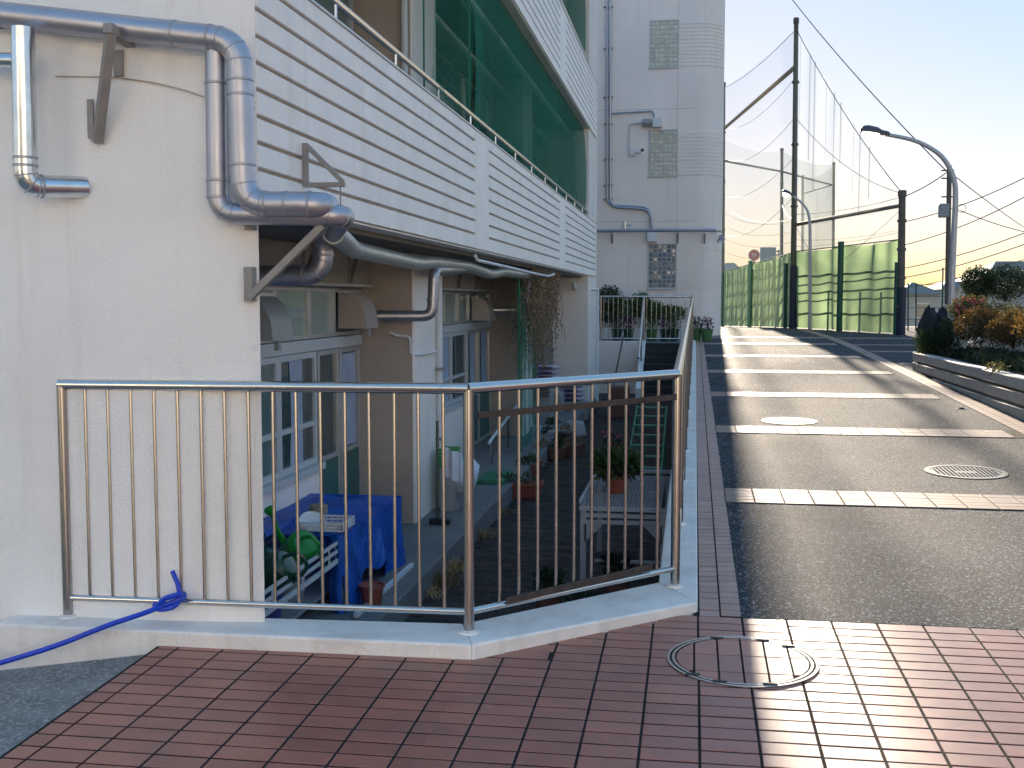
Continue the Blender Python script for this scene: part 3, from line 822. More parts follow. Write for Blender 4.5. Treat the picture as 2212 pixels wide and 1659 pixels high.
for k in range(1, 17):
    p = PL.lerp(PM, k / 17); inst('bar', BAR, rail, (p.x, p.y, zb + .01), (random.uniform(-.002, .002), random.uniform(-.004, .002), 0))
for k in range(1, 11):
    p = PM.lerp(PR, .045 + k / 11.2 * .955); inst('bar', BAR, rail, (p.x, p.y, zb + .014))
# brown flat strips wired to the short section
d = (PR - PM).normalized(); nrm = Vector((d.y, -d.x, 0))
for k, (s0, s1, z0, z1, h, lab) in enumerate(((.03, .98, 1.072, 1.087, .03, 'rusty brown flat strip fixed across the upper part of the short railing section'), (.15, .86, .182, .204, .034, 'rusty brown flat strip lying low along the short railing section'))):
    p, q = PM.lerp(PR, s0), PM.lerp(PR, s1); p = p + nrm * .018; q = q + nrm * .018
    b = MB(); b.bar((p.x, p.y, z0), (q.x, q.y, z1), .012, h); b.build('flat_strip', 'rust_bar', label=lab, cat='metal strip', bevel=.002)
# ramp railing, following the slope
rr = thing('ramp_railing', 'stainless railing running up beside the ramp to the landing', 'railing', (-.07, 16, KH))
def rtop(y): return RT + .012 + (.0218) * (y - PR.y)
XR = lambda y: -.077 + .07 * (y - 6) / 21.5
b = MB(); b.tube([(XR(y), y, rtop(y)) for y in frange(PR.y, 27.45, 2.7)], .0255, 14); b.build('handrail', 'steel', rr)
b = MB(); b.tube([(XR(y), y, kz(0, y) + .1) for y in frange(PR.y, 27.45, 2.7)], .0165, 10); b.build('bottom_rail', 'steel', rr)
for k in range(1, 15):
    y = PR.y + k * 1.53
    if y < 27.5: post(rr, Vector((XR(y), y, kz(0, y))), rtop(y))
k = 0; y = PR.y + .123
while y < 27.4:
    if abs(((y - PR.y) / 1.53) - round((y - PR.y) / 1.53)) > .035: inst('bar', BAR, rr, (XR(y), y, kz(0, y) + .105))
    y += .123
# landing railing across the back
lr = thing('landing_railing', 'steel railing across the landing in front of the tower shrubs', 'railing', (-1.1, 27.5, .6))
zl = gz(27.5) - .02; tz = 1.665
b = MB(); b.tube([(-3.4, 27.52, tz), (.0, 27.52, tz)], .024, 12); b.build('handrail', 'steel', lr)
b = MB(); b.tube([(-3.4, 27.52, zl + .1), (-1.2, 27.52, zl + .1)], .016, 10); b.build('bottom_rail', 'steel', lr)
b = MB(); b.tube([(-1.1, 27.52, zl + .1), (.0, 27.52, zl + .1)], .016, 10); b.build('bottom_rail', 'steel', lr)
for x in (-3.4, -2.2, -1.16, -.03): post(lr, Vector((x, 27.52, zl)), tz)
LBAR = MB().tube([(0, 0, 0), (0, 0, tz - zl - .1)], .009, 6).mesh('bar', 'steel_satin')
x = -3.28
while x < -.1:
    if min(abs(x - q) for q in (-2.2, -1.16)) > .05: inst('bar', LBAR, lr, (x, 27.52, zl + .1))
    x += .115
sh_ = thing('stair_handrail', 'sloping steel handrail on the left side of the outdoor stairs', 'handrail', (-1.16, 26.5, 0))
b = MB(); b.tube([(-1.165, 27.5, tz), (-1.165, 25.0, tz - 1.35)], .026, 12); b.build('rail', 'steel', sh_)
b = MB(); b.tube([(-1.165, 26.3, tz - .66), (-1.165, 26.3, .0)], .02, 8); b.build('post', 'steel_satin', sh_)
# downpipe with swan neck at the end pillar
dp = thing('downpipe', 'white downpipe with swan neck in front of the end pillar', 'downpipe', (-1.95, 23.3, -.6))
b = MB(); b.tube(bend([(-2.3, 22.2, 1.93), (-2.3, 22.2, 1.82), (-1.93, 23.3, 1.80), (-1.93, 23.3, -.6)], .06), .035, 10); b.build('pipe', 'plastic_white', dp)
for z in (1.4, .4, -.3):
    b = MB(); b.tube([(-1.93, 23.3, z), (-1.93, 23.3, z + .05)], .043, 10); b.build('collar', 'plastic_white', dp)

# ================================================================ ducts on the end wall
def duct(name, label, pts, r_, m='duct', rad=.11, seams=(), parent=None, n=18):
    t = thing(name, label, 'duct', Vector(pts[0]))
    bp = bend(pts, rad, 7)
    b = MB(); b.tube(bp, r_, n); o = b.build('pipe', m, t)
    for c in range(len(pts) - 2):                      # gore seams of the segmented elbows
        for k in (1, 4, 6):
            i = 1 + c * 8 + k; dd = (bp[i + 1] - bp[i - 1]).normalized()
            b = MB(); b.lathe(bp[i], [(r_ * .98, -.004), (r_ + .0018, -.0018), (r_ + .0018, .0018), (r_ * .98, .004)], n, dd); b.build('seam', 'duct_seam', t)
    for (p, q) in seams:
        p, q = Vector(p), Vector(q); dd = (q - p).normalized()
        b = MB(); b.lathe(p, [(r_ + .001, -.006), (r_ + .0035, -.004), (r_ + .0035, .004), (r_ + .001, .006)], n, dd); b.build('seam', 'duct_seam', t)
    return t
YA = 4.915
a0, a1, a2 = onY(-260, 2, YA), onY(515, 88, YA), onY(526, 441, YA)
a3 = Vector((-1.625, YA + .02, a2.z - .005)); a4 = Vector((-2.065, 6.2, 1.975)); a5 = Vector((-2.07, 6.2, 1.735)); a6 = Vector((-3.0, 6.22, 1.735))
def lerp(p, q, t): return Vector(p).lerp(Vector(q), t)
duct('exhaust_duct', 'silver exhaust duct running along the wall, dropping at the corner and turning under the balcony',
     [a0, a1, a2, a3, a4, a5, a6], .058, 'duct', .12,
     [(onY(0, 33, YA), a1), (lerp(a0, a1, .83), a1), (lerp(a0, a1, .925), a1), (lerp(a1, a2, .33), a2), (lerp(a1, a2, .24), a2), (lerp(a1, a2, .76), a2), (lerp(a2, a3, .28), a3), (lerp(a2, a3, .52), a3), (lerp(a2, a3, .8), a3), (lerp(a4, a5, .52), a5), (lerp(a5, a6, .12), a6), (lerp(a3, a4, .12), a4), (lerp(a3, a4, .3), a4)])
YB = 4.945
b0, b1 = onY(466, 100, YB), onY(471, 462, YB)
bpts = [b0, b1, Vector((-1.56, YB + .05, b1.z - .01)), Vector((-1.86, 5.75, 1.945)), Vector((-2.05, 6.6, 1.93)), Vector((-2.2, 7.2, 1.925)), Vector((-2.25, 8.2, 1.915)), Vector((-2.28, 9.3, 1.90)), Vector((-2.3, 9.8, 1.93)), Vector((-2.27, 11.3, 1.935)), Vector((-2.25, 12.6, 1.88)), Vector((-2.25, 13.4, 1.93)), Vector((-2.26, 16.6, 1.92))]
t = duct('branch_duct', 'second silver duct dropping beside the corner and running on under the balcony', bpts[:4], .049, 'duct', .1, [(lerp(b0, b1, .22), b1), (lerp(b0, b1, .8), b1), (lerp(b0, b1, .9), b1)])
b = MB(); b.tube(bend(bpts[3:], .25, 5), .058, 16); b.build('wrapped_run', 'duct_wrap', t)
g0, g1, g2 = onY(49, 60, 4.82), onY(56, 402, 4.82), Vector(onY(185, 405, 5.02))
t = duct('galvanised_duct', 'shiny galvanised drop duct at the far left entering the wall', [g0, g1, g2], .052, 'galvanised', .07, [(lerp(g0, g1, .87), g1), (lerp(g0, g1, .82), g1), (lerp(g1, g2, .25), g2)])
b = MB(); b.tube([onY(-160, 128, 4.86), onY(40, 130, 4.84)], .034, 14); b.build('side_branch', 'galvanised', t)
# cantilever bracket carrying the duct
def bracket(name, label, bars, plates=()):
    t = thing(name, label, 'bracket', bars[0][0])
    for (p, q, w) in bars: MB().bar(p, q, w).build('arm', 'grey_paint', t, bevel=.002)
    for (a, c) in plates: MB().box(a, c).build('plate', 'grey_paint', t, bevel=.002)
    return t
p = onY(232, 62, 4.80); w0 = onY(212, 308, 4.99); xx = p.x
bracket('duct_bracket', 'grey angled bracket holding the duct on the big white wall', [((xx, 4.80, p.z + .005), (xx + .01, 4.995, p.z - .02), .045), ((xx, 4.83, p.z - .01), (w0.x, 4.985, w0.z), .042)],
        [((w0.x - .05, 4.985, w0.z + .02), (w0.x - .02, 5.0, w0.z + .2)), ((xx - .075, 4.985, p.z - .17), (xx - .03, 5.0, p.z - .05))])
p0 = onX(655, 400, XF); y0 = p0.y; q1 = onY(745, 400, y0); q2 = onX(655, 310, XF)
bracket('triangle_bracket', 'rusty triangular bracket fixed on the ribbed balcony front', [((XF + .014, y0, q2.z), (XF + .014, y0, p0.z), .028), ((XF + .01, y0, p0.z), (q1.x, y0, p0.z), .024), ((XF + .02, y0, q2.z - .01), (q1.x - .01, y0, p0.z + .012), .024), ((XF + .2, y0, p0.z - .012), (XF + .2, y0, p0.z - .13), .007)])
c0 = onY(540, 642, 5.0); c1 = onY(698, 487, 4.99)
bracket('corner_bracket', 'long grey diagonal strut on the wall corner supporting the duct elbow', [(c0, c1, .034)],
        [((c0.x - .03, 5.0, c0.z - .02), (c0.x + .012, 5.055, c0.z + .14)), ((c0.x - .03, 5.02, 1.92), (c0.x + .012, 5.07, 2.0))])
# classroom flue ducts further in
for k, (y, lab) in enumerate(((9.9, 'grey flue duct leaving the hood beside the first pillar'), (15.7, 'grey flue duct leaving the second hood further along'))):
    duct('flue_duct', lab, [(-2.28, y + .3 + .9, 1.90), (-2.30, y + .1, 1.86), (-2.32, y + .1, 1.45), (-2.85, y - .02, 1.45)], .05, 'duct', .09, [((-2.32, y + .1, 1.6), (-2.32, y + .1, 1.4))])
def hood(loc, label, w=.42, col='beige_wall'):
    t = thing('vent_hood', label, 'vent hood', loc); x, y, z = loc
    prof = [(0, -.15), (.0, .15), (.13, .15), (.20, .09), (.245, -.02), (.26, -.15)]
    n = len(prof); b = MB()
    vs = [(x + a, y - w / 2, z + c) for a, c in prof] + [(x + a, y + w / 2, z + c) for a, c in prof]
    b.add(vs, [tuple(range(n)), tuple(range(2 * n - 1, n - 1, -1))] + [(i, n + i, n + (i + 1) % n, (i + 1) % n) for i in range(1, n - 1)])
    b.build('shell', col, t, bevel=.006)
    b = MB(); b.box((x, y - w / 2 - .02, z + .152), (x + .1, y + w / 2 + .02, z + .175)); b.build('flange', 'frame_alu', t)
    b = MB(); b.box((x + .2, y - .03, z - .22), (x + .23, y + .03, z - .152)); b.build('chain_box', 'plastic_grey', t)
hood((XW + .02, 7.42, 1.47), 'dark grey curved vent hood peeping out beside the wall corner', .4, 'plastic_grey')
hood((XW + .02, 9.62, 1.50), 'tan boxy vent hood on the first window bay', .36)
hood((XW + .05, 15.5, 1.46), 'tan boxy vent hood on the second window bay', .42)
# small conduits on the pillar
cp = thing('pillar_conduit', 'thin white conduit bending round the first pillar', 'conduit', (-2.5, 10.1, 0))
b = MB(); b.tube(bend([(XW + .35, 9.95, 1.3), (XW + .36, 10.07, 1.27), (XP - .03, 10.07, 1.26), (XP - .03, 10.07, 1.10), (XP + .02, 10.2, 1.09), (XP + .03, 10.9, 1.09)], .04), .012, 8); b.build('conduit', 'plastic_white', cp)
b = MB(); b.tube([(XP + .03, 11.0, 2.0), (XP + .03, 11.0, PF)], .034, 10); b.build('drain_pipe', 'plastic_white', cp)
for z in (.9, .2): MB().box((XP, 10.94, z), (XP + .075, 11.06, z + .025)).build('clamp', 'grey_paint', cp)
# white bent pipe under the far balcony
b = MB(); b.tube(bend([onX(1027, 552, -2.02), onX(1030, 562, -2.02), onX(1100, 578, -2.02), onX(1160, 592, -2.02), onX(1185, 597, -2.02), onX(1197, 592, -2.02)], .4), .017, 8)
b.build('hanging_pipe', 'plastic_white', label='thin white pipe hanging loosely below the far balcony edge', cat='pipe')

# green safety netting hung between the balconies
def netting(label, x, ya, yb, za, zb, m, ph):
    b = MB(); b.sheet(lambda u, v: (x + .05 * math.sin(u * (yb - ya) * 2.1 + ph) * (1 - v) ** .6 + .02 * math.sin(u * (yb - ya) * 7 + ph) * (1 - v) + .05 * math.sin(v * 3), ya + (yb - ya) * u, za + (zb - za) * v), 120, 6)
    b.build('safety_net', m, label=label, cat='net')
netting('sheer green safety net nearest the camera, hung behind the balcony rail', -2.10, 8.9, 10.75, 3.02, 4.9, 'net_green_thin', .3)
netting('long green safety net filling the balcony opening toward the tower', -2.14, 10.7, 22.3, 3.02, 4.9, 'net_green', 1.1)
netting('inner green safety net layer hanging behind the long one', -2.32, 12.6, 22.3, 3.02, 4.9, 'net_green_thin', 2.1)
netting('green safety net in the topmost balcony opening beside the tower', -2.14, 9.0, 22.3, 5.9, 7.76, 'net_green', .6)
bb = MB()
for y, z0_, z1_ in ((8.9, 3.0, 4.9), (10.75, 3.0, 4.9)): bb.tube([(-2.12, y, z0_), (-2.12, y, z1_)], .008, 6)
bb.tube([(-2.12, 8.9, 4.4), (-2.12, 10.75, 4.3)], .007, 6)
bb.build('net_rope', 'green_paint', label='dark green edge rope of the sheer safety net', cat='rope')

# ================================================================ blue rope tied to the bottom rail
k0 = onY(368, 1300, 4.96)
b = MB()
path = [onY(-420, 1530, 4.55), onY(-150, 1475, 4.62), onY(0, 1432, 4.68), onY(120, 1395, 4.74), onY(230, 1352, 4.80), onY(310, 1325, 4.88), onY(352, 1308, 4.945), onY(392, 1293, 4.95), onY(396, 1283, 4.99), onY(380, 1283, 5.03), onY(350, 1290, 5.03), onY(335, 1306, 4.99), onY(342, 1316, 4.95), onY(372, 1312, 4.945), onY(386, 1300, 4.955)]
def smooth_path(p, n=5):
    out = []
    for i in range(len(p) - 1):
        a, b_, c, d_ = p[max(i - 1, 0)], p[i], p[i + 1], p[min(i + 2, len(p) - 1)]
        for k in range(n):
            t = k / n
            out.append(.5 * ((2 * b_) + (c - a) * t + (2 * a - 5 * b_ + 4 * c - d_) * t * t + (3 * b_ - a - 3 * c + d_) * t ** 3))
    return out + [p[-1]]
rope = thing('blue_rope', 'bright blue rope tied round the bottom rail and pulled to the left', 'rope', (k0.x, k0.y, k0.z))
b.tube(smooth_path(path), .0125, 10); b.build('rope_length', 'rope_blue', rope)
b = MB(); b.tube(smooth_path([onY(340, 1312, 4.94), onY(352, 1296, 4.935), onY(375, 1287, 4.935), onY(394, 1284, 4.94)]), .0135, 10); b.build('knot', 'rope_blue', rope)
b = MB(); b.tube(smooth_path([onY(388, 1284, 4.95), onY(384, 1262, 4.955), onY(377, 1245, 4.96), onY(372, 1234, 4.965)]), .0115, 10); b.build('rope_tail', 'rope_blue', rope)

# ================================================================ manhole covers
mh = thing('manhole_cover', 'round manhole cover inlaid with red paving tiles in the foreground', 'manhole cover', (MH.x, MH.y, gz(MH.y)))
def slope_pt(c, x, y, dz): return (c[0] + x, c[1] + y, gz(c[1] + y) + dz)
def ring(b, c, r0, r1, dz0, dz1, n=56):
    vs = []
    for j in range(n):
        a = 2 * math.pi * j / n
        for (r_, dz) in ((r0, dz0 - .02), (r0, dz1), (r1, dz1), (r1, dz0 - .02)): vs.append(slope_pt(c, r_ * math.cos(a), r_ * math.sin(a), dz))
    b.add(vs, [(j * 4 + k, ((j + 1) % n) * 4 + k, ((j + 1) % n) * 4 + k + 1, j * 4 + k + 1) for j in range(n) for k in range(3)])
def disc(b, c, r_, dz, n=56):
    vs = [slope_pt(c, r_ * math.cos(2 * math.pi * j / n), r_ * math.sin(2 * math.pi * j / n), dz) for j in range(n)]
    b.add(vs, [tuple(range(n))])
b = MB(); ring(b, MH, .318, .332, 0, .006); b.build('outer_ring', 'steel_satin', mh)
b = MB(); ring(b, MH, .296, .309, 0, .0065); b.build('lid_rim', 'steel_satin', mh)
b = MB(); disc(b, MH, .333, .0022); b.build('lid_base', 'grout', mh)
for i in range(-3, 3):
    for j in range(-2, 2):
        x0, y0 = i * .105 + .004, j * .216 + .004 + .05
        pl = [(MH.x + x0, MH.y + y0), (MH.x + x0 + .097, MH.y + y0), (MH.x + x0 + .097, MH.y + y0 + .208), (MH.x + x0, MH.y + y0 + .208)]
        for k in range(32):
            a = 2 * math.pi * k / 32; nx_, ny_ = math.cos(a), math.sin(a)
            if len(pl) >= 3: pl = clip(pl, nx_, ny_, nx_ * MH.x + ny_ * MH.y + .288)
        if len(pl) >= 3 and area(pl) > .0006:
            b = MB(); clipped_tile(b, poly_ccw(pl), .006); b.build('tile', 'tile', mh)
for a in (70, 110, 250, 290, 45, 225):
    b = MB(); x, y = .305 * math.cos(R(a)), .305 * math.sin(R(a)); b.tube([slope_pt(MH, x - .03, y, .004), slope_pt(MH, x + .03, y, .004)], .008, 6); b.build('key_slot', 'plastic_black', mh)
for (cx, cy, r_, mm, lab) in ((2.316, 10.09, .335, 'manhole', 'patterned iron manhole cover on the right side of the ramp'), (1.104, 13.24, .312, 'manhole', 'pale iron manhole cover glinting near the shadow edge on the ramp')):
    t = thing('manhole_cover', lab, 'manhole cover', (cx, cy, gz(cy)), 'iron manhole covers on the ramp'); c = (cx, cy)
    b = MB(); ring(b, c, r_ - .045, r_, 0, .006); b.build('ring', 'manhole', t)
    b = MB(); disc(b, c, r_ - .03, .003); b.build('lid', 'manhole_dark', t)
    b = MB(); s = .034
    for i in range(-9, 10):
        for j in range(-9, 10):
            x, y = i * s, j * s
            if math.hypot(x, y) < r_ - .065 and not (abs(y) < .035 and abs(x) < .09):
                h = .011; b.add([slope_pt(c, x - h, y, .003), slope_pt(c, x, y - h, .003), slope_pt(c, x + h, y, .003), slope_pt(c, x, y + h, .003), slope_pt(c, x - h * .6, y, .008), slope_pt(c, x, y - h * .6, .008), slope_pt(c, x + h * .6, y, .008), slope_pt(c, x, y + h * .6, .008)], [(4, 5, 6, 7), (0, 1, 5, 4), (1, 2, 6, 5), (2, 3, 7, 6), (3, 0, 4, 7)])
    b.build('studs', 'manhole', t, kind='stuff')
# a dark leaf scrap on the asphalt
p = onZ(2077, 893, .2); b = MB(); b.sheet(lambda u, v: (p.x - .06 + .12 * u, p.y - .03 + .06 * v, gz(p.y) + .006 + .02 * math.sin(u * 3) * v), 4, 3); b.build('fallen_leaf', 'rock', label='dark curled leaf lying on the ramp asphalt', cat='leaf')

# ================================================================ ball net enclosure behind the ramp
def at(px, py, Y): return onY(px, py, Y)
def zdepth(px, py, Y): return onY(px, py, Y).z
MPX = at(1713, 700, 35.7).x
def foot(px, Y): p = at(px, 690, Y); return Vector((p.x, Y, gz(Y)))
NE = thing('ball_net_enclosure', 'tall poles and sheer ball netting enclosing the sports court', 'ball net', foot(1713, 35.7))
poles = {}
def npole(key, px_t, py_t, px_b, Y, r0, r1, m='pole_olive', cap=True):
    f = foot(px_b, Y); t_ = at(px_t, py_t, Y)
    b = MB(); b.tube([f - Vector((0, 0, .3)), f.lerp(t_, .5), t_], [r0, (r0 + r1) / 2, r1], 12); o = b.build('pole', m, NE)
    if cap: MB().lathe(t_, [(r1 * 1.25, -.12), (r1 * 1.25, .03), (r1, .05)], 12).build('pole_cap', m, o)
    for k in range(4):
        q = f.lerp(t_, .2 + .2 * k); MB().lathe(q, [(r0 * 1.02, -.04), (r0 * 1.15, -.03), (r0 * 1.15, .03), (r0 * 1.02, .04)], 12).build('band', m, o)
    poles[key] = (f, t_)
npole('main', 1720, 42, 1713, 35.7, .095, .068)
npole('left', 1563, 180, 1560, 57, .115, .09)
npole('right', 1949, 415, 1946, 31.3, .105, .09, 'pole_brown')
npole('farA', 1689, 322, 1688, 72, .11, .09)
npole('farB', 1801, 352, 1799, 79, .11, .09)
npole('farC', 1734, 380, 1733, 87, .11, .09)
# dark padding sleeves round the pole feet
for k, h in (('main', .36), ('right', 1.75)):
    f = poles[k][0]; hh = 1.9 if k == 'main' else 1.25
    MB().tube([f, f + Vector((0, 0, hh))], .125 if k == 'main' else .125, 12).build('pole_padding', 'pole_navy', NE)
def beam(p, q, r_=.05, m='pole_olive', nm='cross_beam'): MB().tube([p, q], r_, 8).build(nm, m, NE)
def onpole(k, py):
    f, t_ = poles[k]; pf, pt = px_of(f)[1], px_of(t_)[1]; return f.lerp(t_, (py - pf) / (pt - pf))
beam(onpole('left', 278), onpole('main', 142), .07)
beam(onpole('main', 483), onpole('right', 443), .055, 'pole_brown')
beam(onpole('left', 345), onpole('farA', 370), .06)
beam(onpole('farA', 370), onpole('farB', 400), .06)
beam(onpole('farB', 398), onpole('farC', 418), .06)
cab = lambda p, q, s, r_=.012: MB().tube(sag(p, q, s), r_ * .55, 5).build('cable', 'wire', NE)
TL, TM, TR = onpole('left', 190), onpole('main', 62), onpole('right', 418)
cab(TL, TM, .22, .018); cab(TM, TR, .25, .02)
cab(onpole('main', 250), TR, .35, .014); cab(onpole('main', 250), onpole('left', 340), .6, .012)
cab(onpole('main', 165), onpole('left', 275), .5); cab(onpole('main', 335), onpole('left', 420), .5, .012)
cab(onpole('right', 425), onpole('main', 460), .1, .015); cab(onpole('right', 500), onpole('main', 530), .08, .012); cab(onpole('right', 495), onpole('main', 515), .1, .01)
cab(onpole('main', 420), onpole('left', 505), .5, .012); cab(onpole('main', 470), onpole('left', 440), .4, .012)
cab(onpole('right', 450), at(1825, 560, 33.2), .02, .01); cab(onpole('main', 480), at(1760, 560, 34.8), .02, .01)
cab(onpole('main', 470), onpole('farA', 440), .2, .014)
for k in range(5): cab(onpole('left', 455 + k * 28), onpole('main', 475 + k * 22), .3, .011)
def net(p00, p10, p11, p01, m, bulge, nm='net_panel', nu=24, nv=14, fold=0.):
    p00, p10, p11, p01 = map(Vector, (p00, p10, p11, p01))
    nn = (p10 - p00).cross(p01 - p00).normalized()
    def fn(u, v):
        q = (p00.lerp(p10, u)).lerp(p01.lerp(p11, u), v)
        top = v * v * .6 * math.sin(math.pi * u) * .8
        return q - Vector((0, 0, top * bulge)) + nn * (math.sin(math.pi * u) * math.sin(math.pi * v) * bulge + fold * math.sin(u * 26 + v * 2) * v)
    MB().sheet(fn, nu, nv).build(nm, m, NE)
net(onpole('main', 545), onpole('left', 585), TL, TM, 'net_pale', .22)
net(onpole('main', 545), onpole('right', 520), TR, TM, 'net_pale', .28, fold=.12)
net(onpole('farA', 560), onpole('farB', 530), onpole('farB', 356), onpole('farA', 326), 'net_dense', .6)
net(onpole('left', 585), onpole('farA', 560), onpole('farA', 326), onpole('left', 300), 'net_pale', .6)
net(onpole('farB', 530), onpole('farC', 545), onpole('farC', 384), onpole('farB', 358), 'net_dense', .6)

for k in range(9):                                      # gathered folds of the right hand net
    u = .05 + .085 * k + .02 * math.sin(k * 2.3); a = TM.lerp(TR, u) - Vector((0, 0, .1)); l = (2.6 + 2.2 * ((k * 7) % 5) / 5) * (1 - .75 * u)
    MB().tube([a, a - Vector((0, 0, l))], .006 + .006 * (k % 3), 4).build('net_fold', 'net_shade', NE)
# green screen fences at the head of the ramp
def screen(label, p, q, zt0, zt1, posts, rails, seed):
    p, q = Vector(p), Vector(q); L_ = (q - p).length; d = (q - p).normalized(); nn = Vector((d.y, -d.x, 0))
    t = thing('screen_fence', label, 'fence', p)
    rnd = random.Random(seed); ph = [rnd.uniform(0, 6) for _ in range(9)]; fr = [rnd.uniform(3, 20) for _ in range(9)]
    def fn(u, v):
        b0 = p.lerp(q, u); zt = zt0 + (zt1 - zt0) * u; z0 = b0.z + .03
        z = z0 + (zt - z0) * v
        w = sum(math.sin(u * L_ * fr[i] * .55 + ph[i] + v * (1.6 if i % 2 else -1.2)) for i in range(9)) / 9
        return b0 + nn * (.22 * w * (.45 + abs(v - .5))) + Vector((0, 0, z - b0.z - .05 * (math.sin(math.pi * ((u * 2) % 1))) * v))
    MB().sheet(fn, 170, 16).build('tarpaulin', 'tarp_green', t)
    for u, r_, top, m in posts:
        b0 = p.lerp(q, u) + nn * .12; MB().tube([b0 - Vector((0, 0, .2)), Vector((b0.x, b0.y, zt0 + (zt1 - zt0) * u + top))], r_, 10).build('post', m, t)
    for v0, v1, r_ in rails:
        a = p - nn * .07; c = q - nn * .07
        MB().tube([Vector((a.x, a.y, p.z + (zt0 - p.z) * v0)), Vector((c.x, c.y, q.z + (zt1 - q.z) * v1))], r_, 6).build('rail', 'post_green', t)
    for u in (.14, .33, .62, .8):
        b0 = p.lerp(q, u) - nn * .09; MB().tube([b0, b0 + Vector((0, 0, 1.15))], .025, 6).build('picket', 'post_green', t)
    MB().tube([Vector((p.x, p.y, zt0)), Vector((q.x, q.y, zt1))], .018, 6).build('top_rope', 'post_green', t)
fm, fr_, fl = poles['main'][0], poles['right'][0], poles['left'][0]
screen('green tarpaulin screen fence between the tall pole and the navy padded pole', fm, fr_, onpole('main', 541).z, onpole('right', 516).z,
       [(.50, .085, .12, 'post_green'), (.985, .05, -.6, 'post_green')], [(.20, .22, .03), (.36, .40, .02), (.46, .50, .025), (.56, .62, .02), (.68, .68, .03)], 5)
screen('green tarpaulin screen fence running back left of the tall pole', fl, fm, onpole('left', 585).z, onpole('main', 543).z,
       [(.55, .085, .1, 'post_green'), (.05, .07, -.1, 'post_green'), (.965, .06, -.3, 'post_green')], [(.18, .2, .03), (.4, .42, .025), (.6, .62, .025), (.8, .8, .02)], 9)
# chain link stretch on the right
cf = thing('wire_fence', 'thin green wire fence right of the navy padded pole', 'fence', at(1978, 700, 33))
for x in (1962, 1979, 2036):
    p = foot(x, 33.5); MB().tube([p, at(x, 612, 33.5)], .022, 6).build('post', 'post_green', cf)
MB().tube([at(2036, 640, 33.5), at(2037, 578, 33.5)], .02, 6).build('post', 'post_green', cf)
for y in (615, 640, 665, 690): MB().tube([at(1952, y, 33.5), at(2060, y, 33.5)], .008, 4).build('strand', 'post_green', cf)

# ================================================================ street lamps, poles, signs, wires
def lamp(label, base, pts, r0, r1, head_p, head_d, sc=1.):
    t = thing('street_lamp', label, 'street lamp', base, 'curved street lamps')
    path = smooth_path([Vector(base)] + pts, 8); n = len(path)
    MB().tube(path, [r0 + (r1 - r0) * i / (n - 1) for i in range(n)], 12).build('pole', 'lamp_paint', t)
    hp = Vector(head_p); hd = Vector(head_d).normalized()
    b = MB(); b.lathe(hp, [(.04 * sc, 0), (.07 * sc, .03 * sc), (.08 * sc, .16 * sc), (.12 * sc, .24 * sc), (.135 * sc, .42 * sc), (.11 * sc, .52 * sc), (.04 * sc, .57 * sc)], 14, hd)
    for i, q in enumerate(b.v):
        if q.z < hp.z + (q - hp).dot(hd) * hd.z - .01 * sc: b.v[i].z = hp.z + (q - hp).dot(hd) * hd.z - .01 * sc
    h = b.build('lamp_housing', 'lamp_head', t)
    g = MB(); gc = hp + hd * .36 * sc - Vector((0, 0, .035 * sc)); g.blob(gc, (.165 * sc, .12 * sc, .14 * sc), 16, 10, 0); g.build('lamp_glass', 'lamp_glass', h)
YL = 23.0
lb_ = at(2055, 650, YL); base = Vector((lb_.x, YL, gz(YL)))
lamp('tall grey street lamp with curved arm beside the planter', base, [at(2055, 650, YL), at(2060, 520, YL), at(2064, 430, YL), at(2060, 385, YL), at(2040, 345, YL), at(2010, 320, YL), at(1970, 302, YL), at(1912, 290, YL)], .064, .036, at(1922, 292, YL), at(1866, 284, YL) - at(1922, 292, YL), 1.0)
Y2 = 34.6
p = foot(1750, Y2)
lamp('small distant street lamp in front of the green screen', p, [at(1750, 640, Y2), at(1750, 520, Y2), at(1748, 470, Y2), at(1738, 445, Y2), at(1715, 424, Y2)], .06, .03, at(1716, 424, Y2), at(1690, 414, Y2) - at(1716, 424, Y2), .7)
up_ = thing('utility_pole', 'thin dark utility pole with transformer box behind the street lamp', 'utility pole', at(2045, 690, 30))
MB().tube([Vector((at(2046, 680, 30).x, 30, .6)), at(2051, 358, 30)], .06, 10).build('pole', 'pole_brown', up_)
p = at(2038, 455, 29.9); MB().box((p.x - .11, p.y - .1, p.z - .17), (p.x + .12, p.y + .1, p.z + .17)).build('transformer_box', 'plastic_grey', up_, bevel=.02)
for y in (368, 385, 425): q = at(2050, y, 30); MB().tube([q - Vector((.18, 0, 0)), q + Vector((.12, 0, 0))], .02, 6).build('insulator', 'pole_brown', up_)
MB().tube([at(2078 + 9 * math.cos(a / 10 * 6.3), 450 + 9 * math.sin(a / 10 * 6.3), 30) for a in range(11)], .008, 5).build('cable_loop', 'wire', up_)
WIRES = [((1712, 0, 40), (2050, 375, 30), .15, 'long wire slanting down the sky to the utility pole'), ((2052, 372, 30), (2260, 520, 60), .1, 'wire slanting down right from the utility pole top'),
         ((1952, 425, 32), (2046, 372, 30), .05, 'short wire from the navy padded pole up to the utility pole'), ((1950, 480, 45), (2260, 360, 38), .2, 'wire rising right behind the lamp, highest of four'),
         ((1950, 530, 45), (2260, 400, 38), .2, 'wire rising right behind the lamp, second from top'), ((1950, 580, 50), (2260, 485, 40), .15, 'dark wire rising right above the shrubs, upper of the pair'),
         ((1950, 600, 50), (2260, 510, 40), .15, 'dark wire rising right above the shrubs, lower of the pair'), ((1950, 622, 70), (2260, 545, 55), .2, 'faint low wire near the rooftops on the right'),
         ((2075, 455, 40), (2260, 510, 45), .1, 'thin cable dropping right from the loop on the utility pole')]
